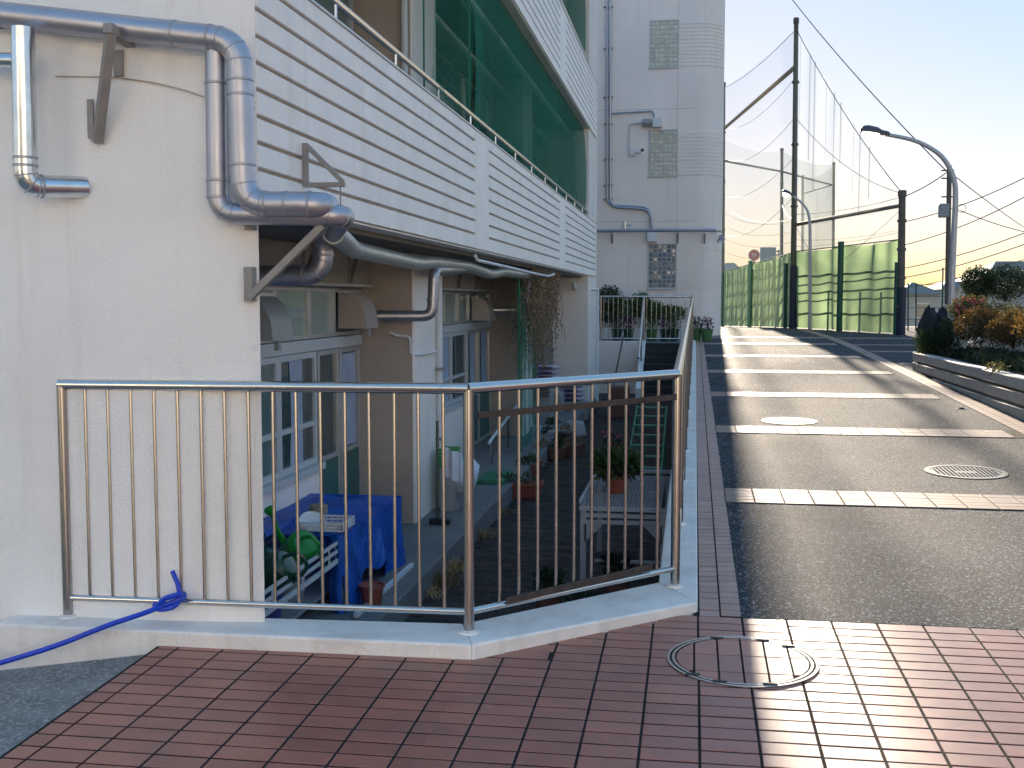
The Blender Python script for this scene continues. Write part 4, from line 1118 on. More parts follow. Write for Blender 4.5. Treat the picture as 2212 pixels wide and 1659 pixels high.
for (a, c, s, lab) in WIRES:
    MB().tube(sag(at(*a), at(*c), s), .007 + .0002 * a[2], 5).build('overhead_wire', 'wire', label=lab, cat='wire')
# far utility pole with crossarms, seen through the net
fp = thing('utility_pole', 'distant utility pole with crossarms seen through the netting', 'utility pole', at(1650, 690, 95))
MB().tube([at(1650, 690, 95), at(1651, 535, 95)], .15, 8).build('pole', 'pole_olive', fp)
for y in (545, 553): MB().tube([at(1645, y, 95), at(1690, y - 3, 95)], .07, 6).build('crossarm', 'pole_olive', fp)
for x in (1662, 1672, 1682): MB().tube([at(x, 552, 95), at(x, 540, 95)], .06, 6).build('insulator', 'pole_olive', fp)
rs = thing('round_sign', 'round red road sign with white rim above the green screen', 'road sign', at(1630, 700, 60))
c = at(1629, 551, 60); dn = (EYE - c).normalized()
MB().lathe(c, [(.28, -.02), (.30, 0), (.30, .02), (.27, .024)], 24, dn).build('rim', 'sign_white', rs)
MB().lathe(c + dn * .02, [(.26, 0), (.26, .012), (.2, .014)], 24, dn).build('disc', 'sign_red', rs)
for dx in (-.09, 0, .09): q = c + dn * .04 + Vector((dx, 0, 0)); MB().box((q.x - .018, q.y - .004, q.z - .10), (q.x + .018, q.y, q.z + .10)).build('stroke', 'sign_white', rs)
MB().tube([Vector((c.x, c.y + .05, .2)), c + Vector((0, .05, 0))], .05, 8).build('post', 'pole_olive', rs)
p = at(1660, 552, 64); MB().box((p.x - .45, p.y, p.z - .5), (p.x + .4, p.y + .08, p.z + .45)).build('blue_sign', 'sign_blue', label='pale blue sign board behind the netting', cat='sign board', bevel=.02)
# low buildings beyond
def house(px0, px1, py_t, py_b, Y, label, roof=True, wall_m='house_wall'):
    a, c = at(px0, py_b, Y), at(px1, py_t, Y); z0 = -.7
    t = thing('house', label, 'house', ((a.x + c.x) / 2, Y, z0))
    ze = c.z - (.22 * (c.z) if roof else 0)
    MB().box((a.x, Y, z0), (c.x, Y + 7, ze)).build('wall', wall_m, t)
    if roof:
        m_ = (a.x + c.x) / 2; o = .4
        MB().add([(a.x - o, Y - o, ze), (c.x + o, Y - o, ze), (c.x + o, Y + 7 + o, ze), (a.x - o, Y + 7 + o, ze), (a.x + 1, Y + 3.5, c.z + .3), (c.x - 1, Y + 3.5, c.z + .3)], [(0, 1, 5, 4), (2, 3, 4, 5), (1, 2, 5), (3, 0, 4), (3, 2, 1, 0)]).build('roof', 'roof_tile', t, smooth=False)
    n = max(1, int((c.x - a.x) / 2.2))
    for i in range(n):
        x = a.x + (i + .5) * (c.x - a.x) / n
        w = MB().box((x - .5, Y - .03, ze - 1.6), (x + .5, Y + .02, ze - .6)).build('window', 'frame_alu', t); MB().box((x - .44, Y - .04, ze - 1.54), (x + .44, Y - .032, ze - .66)).build('pane', 'pane_dark', w)
# unseen building added behind the viewpoint to bounce low sunlight onto the shaded wall
ob = thing('bounce_building', 'unseen cream building added behind the viewpoint to bounce sunlight', 'building', (-2, -17, -.7))
MB().box((-15, -21, -.74), (13, -14, 7.2)).build('wall', 'bounce_cream', ob, smooth=False)
MB().box((-15.3, -21.3, 7.202), (13.3, -13.7, 7.5)).build('roof', 'roof_tile', ob, smooth=False)
for z in (.9, 4.2):
    for k in range(8):
        x = -13.4 + k * 3.4
        w = MB(); w.box((x - .9, -14.02, z), (x + .9, -13.96, z + 1.3)); w = w.build('window', 'frame_alu', ob)
        MB().box((x - .84, -13.958, z + .06), (x + .84, -13.95, z + 1.24)).build('pane', 'pane_dark', w, smooth=False)
house(1545, 1612, 572, 690, 110, 'low grey house far behind the netting on the left')
house(1955, 2030, 618, 690, 80, 'grey roofed house beyond the wire fence')
house(2040, 2120, 606, 690, 95, 'pale house behind the street lamp foot')
house(2140, 2330, 572, 690, 60, 'house with grey tiled roof behind the clipped shrubs')
house(1790, 1960, 612, 690, 120, 'long low house far behind the green screen')
house(1610, 1780, 606, 690, 130, 'low house row end seen beyond the left screen')

house(2420, 2680, 560, 690, 52, 'house beyond the right frame edge with grey roof')
house(2760, 3100, 545, 690, 46, 'second house beyond the right frame edge')
house(3200, 3700, 540, 690, 44, 'third house beyond the right frame edge')

# ================================================================ planter on the right
XPn = 3.74; zt = .70
pn = thing('planter', 'long planter bed edged with three courses of concrete beams', 'planter', (4.6, 16, .3))
for k in range(3):
    y = 8.6
    while y < 20.1:
        L_ = 2.3; y1 = min(y + L_, 20.2)
        z1 = zt - k * .175; z0 = z1 - .142
        b = MB(); b.box((XPn - (.02 if k == 0 else 0), y, z0), (XPn + .14, y1 - .012, z1)); b.build('concrete_beam', 'concrete_pale', pn, bevel=.015); y += L_
b = MB(); b.box((XPn + .03, 8.6, -.3), (XPn + .13, 20.19, zt - .05)); b.build('backing', 'concrete', pn, smooth=False)
for k in range(3):
    z1 = zt - k * .175; b = MB(); b.box((XPn + .002, 20.205, z1 - .142), (6.4, 20.34, z1)); b.build('concrete_beam', 'concrete_pale', pn, bevel=.015)
b = MB(); b.sheet(lambda u, v: (XPn + .13 + 3.6 * u, 8.6 + 11.6 * v, zt - .04 + .10 * u + .05 * math.sin(u * 9 + v * 17) * u), 12, 30); b.build('soil', 'soil', pn)
b = MB(); p0, p1 = at(2038, 655, 21.5), at(2330, 655, 19.5)
b.prism([(p0.x, p0.y), (p1.x, p1.y), (p1.x + .05, p1.y + .2), (p0.x + .05, p0.y + .2)], .2, 1.5); b.build('garden_wall', 'concrete_pale', label='stained low concrete wall behind the planter shrubs', cat='wall', bevel=.01)
b = MB(); b.box((7.45, 7.5, -.3), (7.62, 19.2, 1.5)); b.build('garden_wall', 'concrete_pale', label='concrete wall closing the planter on its far side', cat='wall', bevel=.01)
def rock(c, rad, seed, label):
    MB().blob(c, rad, 12, 9, .17, seed).build('standing_stone', 'rock', label=label, cat='stone', ang=70)
p = at(2008, 706, 20.0); rock((p.x, 20.0, .98), (.19, .22, .47), 4, 'dark upright garden stone at the planter end')
p = at(2030, 712, 20.1); rock((p.x + .03, 20.1, .95), (.17, .22, .47), 8, 'second dark upright garden stone, slightly right and behind')
def shrub(label, c, rad, n, size, m, seed, cat='shrub', core=None, name='shrub', group=None):
    t = thing(name, label, cat, (c[0], c[1], c[2] - rad[2]), group); rnd = random.Random(seed)
    b = MB()
    for k in range(7):
        a = rnd.uniform(0, 6.3); e = Vector((c[0] + rad[0] * .7 * math.cos(a), c[1] + rad[1] * .7 * math.sin(a), c[2] + rad[2] * rnd.uniform(-.1, .6)))
        b.tube([(c[0], c[1], c[2] - rad[2]), (c[0] * .6 + e.x * .4, c[1] * .6 + e.y * .4, c[2] - rad[2] * .3), e], [.012, .008, .003], 5)
    b.build('stems', 'stem', t)
    b = MB(); b.foliage(c, rad, n, size, rnd, .45)
    if core: b.foliage(c, tuple(r_ * .75 for r_ in rad), n // 3, size, rnd, .1)
    b.build('foliage', m, t, smooth=False)
    return t
def bpx(x, y, Y, rw, rh, rd=None):
    p = at(x, y, Y); s = Y / FOC * 1.03; return (p.x, Y, p.z), (rw * s, rd or rw * s, rh * s)
c, r_ = bpx(2006, 740, 19.6, 28, 28); shrub('small clipped green shrub at the planter corner', c, r_, 1500, .035, 'leaf_mid', 1, core=1)
c, r_ = bpx(2048, 725, 19.4, 32, 34); shrub('dark green bush beside the upright stones', c, r_, 1500, .04, 'leaf_dark', 2, core=1)
for k, (x, y, Y, w, h, m, lab) in enumerate(((2095, 668, 19.8, 40, 26, 'leaf_olive', 'loose olive shrub with pink blooms near the lamp'), (2120, 705, 18.4, 52, 38, 'leaf_bronze', 'bronze leaved azalea in the middle of the planter'),
        (2190, 712, 17.2, 50, 36, 'leaf_bronze', 'bronze leaved azalea at the right edge of the photo'), (2165, 690, 19.5, 55, 34, 'leaf_olive', 'olive green azalea between the bronze ones'), (2260, 700, 16.0, 60, 40, 'leaf_bronze', 'bronze azalea just outside the right edge'))):
    c, r_ = bpx(x, y, Y, w, h); shrub(lab, c, r_, 2200, .042, m, 11 + k, core=1)
b = MB(); rnd = random.Random(5)
for k in range(26):
    p = at(rnd.uniform(2065, 2130), rnd.uniform(645, 672), 19.4); b.foliage(p, (.03, .03, .03), 6, .035, rnd, .1)
b.build('pink_blooms', 'flower_pink', label='scattered pink blooms on the olive shrub', cat='flowers', smooth=False)
b = MB()
for k in range(30):
    p = at(rnd.uniform(2085, 2212), rnd.uniform(730, 752), 17.4); b.foliage(p, (.025, .025, .025), 5, .03, rnd, .1)
b.build('white_blooms', 'flower_white', label='small white blooms above the dark grass', cat='flowers', smooth=False, kind='stuff')
def tuft(name, label, c, n, h, spread, m, seed, cat='plant', group=None, w=.012):
    rnd = random.Random(seed); b = MB(); c = Vector(c)
    for _ in range(n):
        a = rnd.uniform(0, 6.3); rr_ = min(1., abs(rnd.gauss(0, .5))) * spread; l = h * rnd.uniform(.5, 1.1); an = rnd.uniform(0, 6.3); tl = rnd.uniform(.1, .7)
        p = c + Vector((math.cos(a) * rr_, math.sin(a) * rr_, 0)); d = Vector((math.cos(an) * tl, math.sin(an) * tl, 1)).normalized()
        s_ = d.cross(Vector((rnd.uniform(-1, 1), rnd.uniform(-1, 1), .1))).normalized() * w / 2
        q = p + d * l * .6; e = q + (d + Vector((math.cos(an) * .6, math.sin(an) * .6, -.35))).normalized() * l * .45
        b.add([p - s_, p + s_, q + s_ * .9, q - s_ * .9, e], [(0, 1, 2, 3), (3, 2, 4)])
    return b.build(name, m, label=label, cat=cat, group=group, smooth=False)
for k, (x, Y, lab) in enumerate(((2050, 18.7, 'dark green leafy tuft near the clipped shrub'), (2095, 17.4, 'dark green leafy tuft in the planter front, second along'), (2140, 16.3, 'dark green leafy tuft above the broken beam joint'), (2185, 15.4, 'dark green leafy tuft near the right edge'), (2230, 14.6, 'dark green leafy tuft at the frame edge'))):
    p = onZ(x, 790 + k * 6, .72); p = at(x, 780, Y); tuft('grass_tuft', lab, (p.x + .42, Y, .68), 900, .24, .5, 'leaf_black', 40 + k, group='dark tufts in the planter', w=.02)
b = MB(); p = onX(2150, 800, XPn); rnd = random.Random(6)
b.tube([p + Vector((.35, .2, .06)), p + Vector((.1, .05, .05)), p + Vector((-.03, 0, 0)), p + Vector((-.06, -.02, -.06))], .008, 5); b.cur = 1
b.foliage(p + Vector((.02, 0, .03)), (.14, .16, .06), 120, .04, rnd, .1)
b.build('trailing_branch', ['stem', 'leaf_olive'], label='small branch trailing over the planter beam', cat='branch', smooth=False)
for k, (x, y, w, h, lab) in enumerate(((2112, 614, 32, 34, 'round dark clipped shrub above the low wall, left one'), (2172, 612, 46, 36, 'round dark clipped shrub above the low wall, right one'), (2262, 606, 46, 42, 'round dark clipped shrub beyond the right frame edge'))):
    c, r_ = bpx(x, y, 24.5, w, h); shrub(lab, c, r_, 3400, .045, 'leaf_black', 30 + k, core=1)
b = MB(); b.box((at(2060, 650, 23.5).x + .75, 23.6, .3), (at(2400, 650, 23.5).x, 27, 1.42)); b.build('raised_bed', 'soil', label='raised earth bed behind the low wall', cat='garden bed', smooth=False)

# ================================================================ shrubs between landing and tower
b = MB(); b.box((-4.5, 28.9, .4), (-.12, 29.1, .86)); b.build('planter_wall', 'kerb_paint', label='low white block planter at the foot of the stair tower', cat='planter', bevel=.01)
b = MB(); b.box((-4.5, 29.102, .4), (-.12, 29.97, .8)); b.build('planter_soil', 'soil', label='soil bed against the stair tower wall', cat='garden bed', smooth=False)
for k, (x, y, w, h, m, lab) in enumerate(((1316, 645, 28, 26, 'leaf_dark', 'dark rounded shrub left at the tower foot'), (1310, 676, 30, 20, 'leaf_dark', 'low dark shrub behind the landing rail at left'), (1352, 668, 32, 24, 'leaf_mid', 'green shrub at the tower foot next to the dark one'), (1385, 660, 22, 26, 'leaf_mid', 'green shrub behind the stair handrail top'),
        (1412, 672, 24, 20, 'leaf_mid', 'small green shrub under the lowest glass block window'), (1450, 676, 34, 15, 'leaf_mid', 'low green shrub right of the lowest window'))):
    c, r_ = bpx(x, y, 29.4, w, h); shrub(lab, c, (r_[0], min(r_[1], .4), r_[2]), 1300, .055, m, 60 + k, core=1)
def pot(loc, r_, h, m, label, plant=None, seed=1, group=None, ph=.3):
    t = thing('flower_pot', label, 'flower pot', loc, group)
    MB().lathe(loc, [(r_ * .72, 0), (r_ * .95, h * .88), (r_ * 1.06, h * .88), (r_ * 1.06, h), (r_ * .94, h), (r_ * .9, h * .9)], 16).build('pot', m, t)
    if plant:
        rnd = random.Random(seed); b = MB(); b.foliage((loc[0], loc[1], loc[2] + h + ph * .45), (r_ * 1.0, r_ * 1.0, ph * .55), 160, .06, rnd, .1)
        for k in range(4): b.tube([(loc[0], loc[1], loc[2] + h * .8), (loc[0] + rnd.uniform(-.1, .1), loc[1], loc[2] + h + ph * rnd.uniform(.8, 1.5))], .006, 4)
        b.build('plant', plant, t, smooth=False)
for k, (x, Y, r_, m, pl_, lab) in enumerate(((1527, 27.9, .155, 'pot_green', 'flower_purple', 'green square-ish pot with purple flowers at the head of the ramp'), (1505, 28.1, .13, 'pot_green', 'leaf_dark', 'green pot next to the purple flowers behind the rail end'),
        (1408, 28.2, .15, 'pot_green', 'leaf_mid', 'green pot behind the landing rail above the stairs'), (1332, 28.2, .14, 'plastic_darkgreen', 'leaf_dark', 'dark pot with flowers behind the landing rail, left'), (1358, 28.2, .14, 'plastic_darkgreen', 'flower_purple', 'dark pot with flowers behind the landing rail, centre left'),
        (1436, 28.2, .13, 'plastic_darkgreen', 'flower_purple', 'dark pot with reddish flowers right of the green pot'), (1456, 28.2, .13, 'plastic_darkgreen', 'leaf_dark', 'dark pot nearest the ramp rail on the landing'))):
    p = at(x, 720, Y); pot((p.x, Y, gz(Y) - (.02 if p.x < 0 else 0)), r_, .3, m, lab, pl_, 80 + k, ph=.26)

# ================================================================ things down in the courtyard
# steel rack with watering cans against the classroom wall
rk = thing('wire_rack', 'white steel rack along the classroom wall holding watering cans', 'rack', (-2.65, 6.9, PF))
RZ = .0; RX = -2.29
for y in (5.55, 7.12, 8.56):
    for x in (RX, -2.95): MB().box((x - .02, y - .02, PF if x < -1.98 else CF), (x + .02, y + .02, RZ + .02)).build('leg', 'frame_white', rk)
for z in (RZ + .005, RZ - .05, RZ - .115): MB().bar((RX, 5.5, z), (RX, 8.64, z), .014, .03 if z < -.1 else .02).build('side_rail', 'frame_white', rk)
for x in (-2.95, -2.8, -2.66, -2.52): MB().bar((x, 5.5, RZ - .12), (x, 8.64, RZ - .12), .02).build('shelf_slat', 'frame_white', rk)
MB().box((-2.95, 5.5, PF + .1), (-2.4, 8.6, PF + .12)).build('lower_shelf', 'plastic_grey', rk)
for y in (5.9, 6.4, 6.9): MB().bar((RX + .005, y, RZ + .01), (RX + .005, y, RZ - .12), .01).build('upright', 'frame_white', rk)
def can(loc, m, label, rz=0., s=1., tilt=(0, 0, 0)):
    t = thing('watering_can', label, 'watering can', loc, 'watering cans in the rack')
    x, y, z = loc; q = Matrix.Rotation(rz, 3, 'Z')
    P = lambda a, b_, c: Vector(loc) + q @ Vector((a * s, b_ * s, c * s))
    MB().lathe(loc, [(.095 * s, 0), (.105 * s, .02 * s), (.10 * s, .17 * s), (.075 * s, .20 * s), (.05 * s, .205 * s)], 18).build('body', m, t)
    MB().tube([P(.09, 0, .03), P(.18, 0, .10), P(.27, 0, .22)], [.022 * s, .018 * s, .013 * s], 10).build('spout', m, t)
    MB().lathe(P(.27, 0, .22), [(.014 * s, 0), (.035 * s, .03 * s), (.038 * s, .045 * s), (.01, .05 * s)], 12, q @ Vector((.6, 0, .6))).build('rose', m, t)
    t.rotation_euler = tilt
    MB().tube(smooth_path([P(.04, 0, .195), P(.0, 0, .29), P(-.09, 0, .27), P(-.115, 0, .16), P(-.095, 0, .05)], 5), .012 * s, 8).build('handle', m, t)
can((-2.48, 6.80, -.02), 'plastic_green', 'bright green watering can at the tarp end of the rack', 2.9, 1.0, (.9, .5, .4))
can((-2.52, 6.45, -.02), 'plastic_darkgreen', 'dark green watering can next to the bright green one', 2.2, 1.0, (1.1, -.3, .2))
can((-2.46, 6.22, -.04), 'plastic_darkgreen', 'dark green watering can second from the bright green one', 3.3, 1.0, (.2, .9, .1))
can((-2.7, 6.1, -.105), 'plastic_darkgreen', 'dark green watering can nearest the white wall corner', 1.2, 1.2)
# blue tarpaulin over the far half of the rack
tb = thing('blue_tarpaulin', 'blue tarpaulin draped over the far end of the rack', 'tarpaulin', (-2.6, 8.1, RZ))
TZ = RZ + .055
CR = [(random.uniform(8, 40), random.uniform(8, 40), random.uniform(0, 6)) for _ in range(10)]
def crump(a, c): return sum(abs(math.sin(a * f + c * g + p)) / (f + g) for f, g, p in CR) * .055 - .02
def tarp_top(u, v):
    x = -3.0 + .75 * u; y = 7.1 + 1.5 * v - (.9 * (1 - v) if u < .34 else 0)
    return (x, y, TZ + .012 * math.sin(u * 9 + v * 4) * math.sin(v * 11) + .02 * (1 - abs(2 * v - 1)) * math.sin(u * 5) + crump(x, y))
MB().sheet(tarp_top, 50, 70).build('top_sheet', 'tarp_blue', tb, ang=60)
def tarp_side(u, v):
    y = 7.1 + 1.5 * u; drop = (.34 + .36 * u * u + .07 * math.sin(u * 9) + .03 * math.sin(u * 31)) * v
    if u < .14: drop = .62 * v
    x = -2.25 + .04 * math.sin(u * 15) * v + .05 * v + 2.2 * crump(y * 1.3, drop * 2 + u) * min(1, v * 3)
    return (x, y, TZ - drop)
MB().sheet(tarp_side, 80, 30).build('side_drape', 'tarp_blue', tb, ang=60)
MB().sheet(lambda u, v: (-2.25 - .74 * u, 8.60 + .04 * math.sin(u * 12) * v, TZ - .45 * v), 20, 8).build('end_drape', 'tarp_blue', tb, ang=60)
MB().sheet(lambda u, v: (-2.255 - .09 * u + .012 * math.sin(v * 7), 7.095 - .02 * math.sin(u * 5), TZ - .56 * v), 6, 10).build('corner_strip', 'tarp_blue', tb, ang=60)
p = onZ(688, 1098, TZ + .05); b = MB(); b.lathe((p.x, p.y, TZ + .012), [(.055, 0), (.065, .004), (.065, .062), (.055, .066), (.04, .066), (.04, .0)], 20); b.build('tape_roll', 'cardboard', label='brown roll of tape standing on the blue tarpaulin', cat='tape roll')
# white perforated basket with a plate
bk = thing('plastic_basket', 'white perforated basket at the near edge of the blue tarpaulin', 'basket', (-2.46, 7.3, TZ))
x0, x1, y0, y1, z0, z1 = -2.58, -2.27, 7.12, 7.40, TZ + .02, TZ + .065
for k in range(9):
    t_ = k / 8
    for (p, q) in (((x0 + (x1 - x0) * t_, y0, z0), (x0 + (x1 - x0) * t_, y0, z1)), ((x0 + (x1 - x0) * t_, y1, z0), (x0 + (x1 - x0) * t_, y1, z1)), ((x0, y0 + (y1 - y0) * t_, z0), (x0, y0 + (y1 - y0) * t_, z1)), ((x1, y0 + (y1 - y0) * t_, z0), (x1, y0 + (y1 - y0) * t_, z1)), ((x0, y0 + (y1 - y0) * t_, z0), (x1, y0 + (y1 - y0) * t_, z0))):
        MB().bar(p, q, .007).build('rib', 'plastic_white', bk)
for z in (z0, (z0 + z1) / 2, z1):
    b = MB()
    for p, q in (((x0, y0, z), (x1, y0, z)), ((x1, y0, z), (x1, y1, z)), ((x1, y1, z), (x0, y1, z)), ((x0, y1, z), (x0, y0, z))): b.bar(p, q, .012)
    b.build('rim', 'plastic_white', bk)
MB().lathe((-2.50, 7.2, TZ + .05), [(.05, 0), (.085, .02), (.09, .022), (.06, .008)], 22, (.35, -.5, .8)).build('white_plate', 'plastic_white', label='white plate leaning in the perforated basket', cat='plate')
# clutter under the rack
for k, (x, y, z, r_, h, m, lab) in enumerate(((-2.52, 5.95, PF + .12, .13, .2, 'plastic_black', 'black bucket under the rack near the wall corner'), (-2.55, 6.45, PF + .12, .12, .22, 'bag_blue', 'navy bucket under the rack middle'), (-2.6, 7.0, PF + .12, .13, .24, 'plastic_grey', 'grey bucket under the rack by the tarp'))):
    t = thing('bucket', lab, 'bucket', (x, y, z)); MB().lathe((x, y, z), [(r_ * .8, 0), (r_, h), (r_ * 1.08, h), (r_ * 1.08, h + .012), (r_ * .9, h + .01), (r_ * .75, .02)], 18).build('body', m, t)
    MB().tube(smooth_path([Vector((x - r_, y, z + h)), Vector((x - r_ * .6, y - .1, z + h + .06)), Vector((x + r_ * .6, y - .1, z + h + .06)), Vector((x + r_, y, z + h))], 5), .005, 6).build('handle', 'steel', t)
p = onZ(785, 1285, -.5); pot((-2.12, 7.3, PF), .085, .15, 'terracotta', 'terracotta pot with white rim beside the tarp corner', None)
MB().bar(onZ(768, 1330, PF + .02), onZ(890, 1220, PF + .02), .03, .03).build('white_pole', 'plastic_white', label='white pole lying on the concrete step by the tarp', cat='pole')
# step edge weeds
for k, (px_, py_, n, h, lab) in enumerate(((880, 1262, 260, .16, 'largest clump of dry weeds at the step edge'), (915, 1230, 200, .13, 'dry weed clump second nearest along the step edge'), (905, 1285, 120, .09, 'sparse dry weeds at the foot of the step, nearest'), (985, 1160, 120, .12, 'dry weed clump below the standing broom'), (1030, 1110, 90, .10, 'small dry weed clump near the middle railing post'))):
    p = onZ(px_, py_, CF); tuft('dry_weed', lab, (max(p.x, -1.94), p.y, CF), n, h, .16, 'straw', 90 + k, 'weeds', 'dry weeds along the step', .006)
# broom, cloths, crate and bag at the pillar
br = thing('broom', 'dark broom standing at the corner of the first pillar', 'broom', (-2.38, 10.6, PF))
p = onZ(945, 1132, PF); MB().tube([(p.x, p.y, PF + .05), (p.x - .02, p.y + .1, PF + .95)], .014, 8).build('stick', 'plastic_darkgreen', br)
MB().box((p.x - .07, p.y - .05, PF), (p.x + .12, p.y + .05, PF + .055)).build('head', 'plastic_black', br, bevel=.01)
MB().sheet(lambda u, v: (p.x + .05 + .14 * u, p.y + .12 + .03 * math.sin(u * 9), PF + .42 + .28 * v - .05 * u), 12, 8).build('cloth', 'cloth_white', label='white cloth hanging over the broom stick', cat='cloth', ang=70)
q = onZ(957, 1010, -.05); cr = thing('plastic_crate', 'small green slatted crate next to the broom', 'crate', (q.x, q.y, -.05))
for k in range(5): MB().box((q.x - .02, q.y - .1, -.03 + k * .038), (q.x + .15, q.y + .12, -.005 + k * .038)).build('slat', 'plastic_green', cr, bevel=.003)
MB().box((q.x - .015, q.y - .095, PF), (q.x + .145, q.y + .115, -.04)).build('crate_stand', 'plastic_grey', label='grey stand below the green crate', cat='stand', bevel=.01)
q = onZ(985, 1025, -.1); MB().blob((q.x + .02, q.y + .2, -.12), (.17, .2, .2), 14, 10, .12, 3).build('white_bag', 'cloth_white', label='bulging white bag behind the green crate', cat='bag', ang=60)
# red planter boats and terracotta troughs
def trough(loc, L_, w, h, m, label, plants, seed, rz=0., group=None):
    t = thing('trough_planter', label, 'planter', loc, group); x, y, z = loc; q = Matrix.Rotation(rz, 3, 'Z'); V_ = Vector(loc)
    def P(a, b_, c): return V_ + q @ Vector((a, b_, c))
    b = MB(); A = [(-L_ / 2 * .86, -w / 2 * .8), (L_ / 2 * .86, -w / 2 * .8), (L_ / 2 * .86, w / 2 * .8), (-L_ / 2 * .86, w / 2 * .8)]
    B = [(-L_ / 2, -w / 2), (L_ / 2, -w / 2), (L_ / 2, w / 2), (-L_ / 2, w / 2)]
    vs = [P(a, c, 0) for a, c in A] + [P(a, c, h) for a, c in B] + [P(a * .92, c * .86, h) for a, c in B] + [P(a * .9, c * .82, h - .03) for a, c in B]
    fs = [(3, 2, 1, 0), (12, 13, 14, 15)]
    for k in range(4):
        j = (k + 1) % 4; fs += [(k, j, 4 + j, 4 + k), (4 + k, 4 + j, 8 + j, 8 + k), (8 + k, 8 + j, 12 + j, 12 + k)]
    b.add(vs, fs); b.build('box', m, t, bevel=.008)
    b = MB(); rm = .012
    for k in range(4): b.bar(P(B[k][0], B[k][1], h), P(B[(k + 1) % 4][0], B[(k + 1) % 4][1], h), .028, .022)
    b.build('rim', m, t)
    if plants:
        rnd = random.Random(seed); b = MB()
        for k in range(5): b.foliage(P(rnd.uniform(-.38, .38) * L_, 0, h + .03), (.08, .07, .07), 45, .045, rnd, .1)
        b.build('plants', plants, t, smooth=False)
p = onZ(1112, 1078, CF); trough((p.x, p.y + .1, CF), .60, .30, .17, 'terracotta', 'red trough planter with small plants, nearest in the courtyard', 'leaf_dark', 5, .12)
for k, (x, y, m, lab) in enumerate(((1140, 1030, 'terracotta', 'red trough planter just behind the nearest one'), (1170, 992, 'terracotta_brown', 'brown trough planter in the front row, left'), (1205, 990, 'terracotta_brown', 'brown trough planter in the front row, middle'), (1238, 985, 'terracotta_brown', 'brown trough planter in the front row, right'), (1180, 962, 'terracotta_brown', 'brown trough planter in the second row, left'), (1218, 958, 'terracotta_brown', 'brown trough planter in the second row, right'), (1195, 938, 'terracotta_brown', 'brown trough planter in the back row'))):
    p = onZ(x, y, CF); trough((p.x, p.y, CF), .5, .22, .17, m, lab, 'leaf_dry' if k % 2 else 'leaf_dark', 20 + k, 1.35 + .1 * (k % 3))
# little sloping handrail by the step
hr = thing('ramp_handrail', 'small white sloping handrail at the courtyard step', 'handrail', onZ(1060, 1090, PF))
p0, p1 = at(1062, 948, 14.0), at(1098, 900, 15.6); p2 = at(1137, 850, 18.0)
MB().tube([p0 + Vector((-.02, -.1, -.05)), p0, p1, p2], .02, 8).build('rail', 'plastic_white', hr)
for p in (p0, p1, p2): MB().tube([(p.x, p.y, CF), p], .016, 8).build('post', 'steel_satin', hr)
# cabinet and stacked soil bags at the far end
p = at(1175, 880, 19.6); cb = thing('outdoor_unit', 'pale grey slatted outdoor unit beside the soil bags', 'outdoor unit', (p.x, 19.6, PF))
MB().box((p.x - .2, 19.6, PF), (p.x + .12, 20.0, .16)).build('casing', 'plastic_grey', cb, bevel=.01)
for k in range(7): MB().box((p.x - .17, 19.585, -.1 + k * .033), (p.x + .09, 19.6, -.085 + k * .033)).build('louvre', 'plastic_black', cb)
def bags(x, y, n, label, z0, w=.5, grp='stacked soil bags'):
    for k in range(n):
        z = z0 + k * .085
        t = thing('soil_bag', label.replace('#', ['bottom', 'second', 'third', 'fourth', 'fifth', 'sixth', 'seventh'][k]), 'bag', (x, y, z), grp)
        b = MB(); m_ = 'bag_print'
        def fn(u, v):
            a = 2 * math.pi * u; e = math.cos(math.pi * (v - .5)) ** .35 if 0 < v < 1 else 0.05
            return (x + (v - .5) * w, y + .17 * math.copysign(abs(math.cos(a)) ** .6, math.cos(a)) * max(e, .3), z + .042 + .042 * math.copysign(abs(math.sin(a)) ** .7, math.sin(a)) * e)
        b.sheet(fn, 16, 10); b.build('sack', 'bag_print', t, ang=80)
        for i, mm in ((-.14, 'bag_blue'), (.0, 'bag_red' if k % 2 else 'bag_blue'), (.14, 'bag_blue')):
            MB().box((x + i * w - .05, y - .175, z + .02), (x + i * w + .05, y - .168, z + .06)).build('print', mm, t)
bags(at(1180, 850, 20.5).x, 20.5, 6, 'printed soil bag in the left stack, # from the ground', -.1, .5)
MB().box((at(1180, 850, 20.5).x - .3, 20.3, PF), (at(1180, 850, 20.5).x + .3, 20.8, -.11)).build('pallet_box', 'plastic_grey', label='grey box under the left stack of soil bags', cat='box', bevel=.01)
bags(at(1235, 850, 21.2).x, 21.2, 5, 'printed soil bag in the right stack, # from the ground', -.30, .5)
MB().box((at(1235, 850, 21.2).x - .3, 21.0, CF), (at(1235, 850, 21.2).x + .3, 21.5, -.31)).build('pallet_box', 'plastic_grey', label='grey box under the right stack of soil bags', cat='box', bevel=.01)
# upturned basins behind the troughs
for k, (x, y, Y, m, lab) in enumerate(((1205, 925, 17.2, 'plastic_grey', 'grey upturned basin behind the troughs'), (1240, 905, 18.6, 'plastic_grey', 'pale basin near the soil bags'), (1160, 905, 17.8, 'plastic_grey', 'grey tub beside the outdoor unit'))):
    p = at(x, y, Y); MB().lathe((p.x, Y, CF), [(.2, 0), (.21, .02), (.17, .22), (.15, .24), (.02, .245)], 18).build('basin', m, label=lab, cat='basin')
p = at(1215, 938, 16.6); MB().box((p.x - .12, 16.5, CF), (p.x + .12, 16.75, CF + .3)).build('dark_box', 'plastic_black', label='dark box among the troughs', cat='box', bevel=.02)
p = at(1335, 868, 21.5); MB().box((p.x - .2, 21.5, CF), (p.x + .2, 21.9, CF + .6)).build('storage_chest', 'terracotta_brown', label='reddish storage chest near the foot of the stairs', cat='chest', bevel=.02)
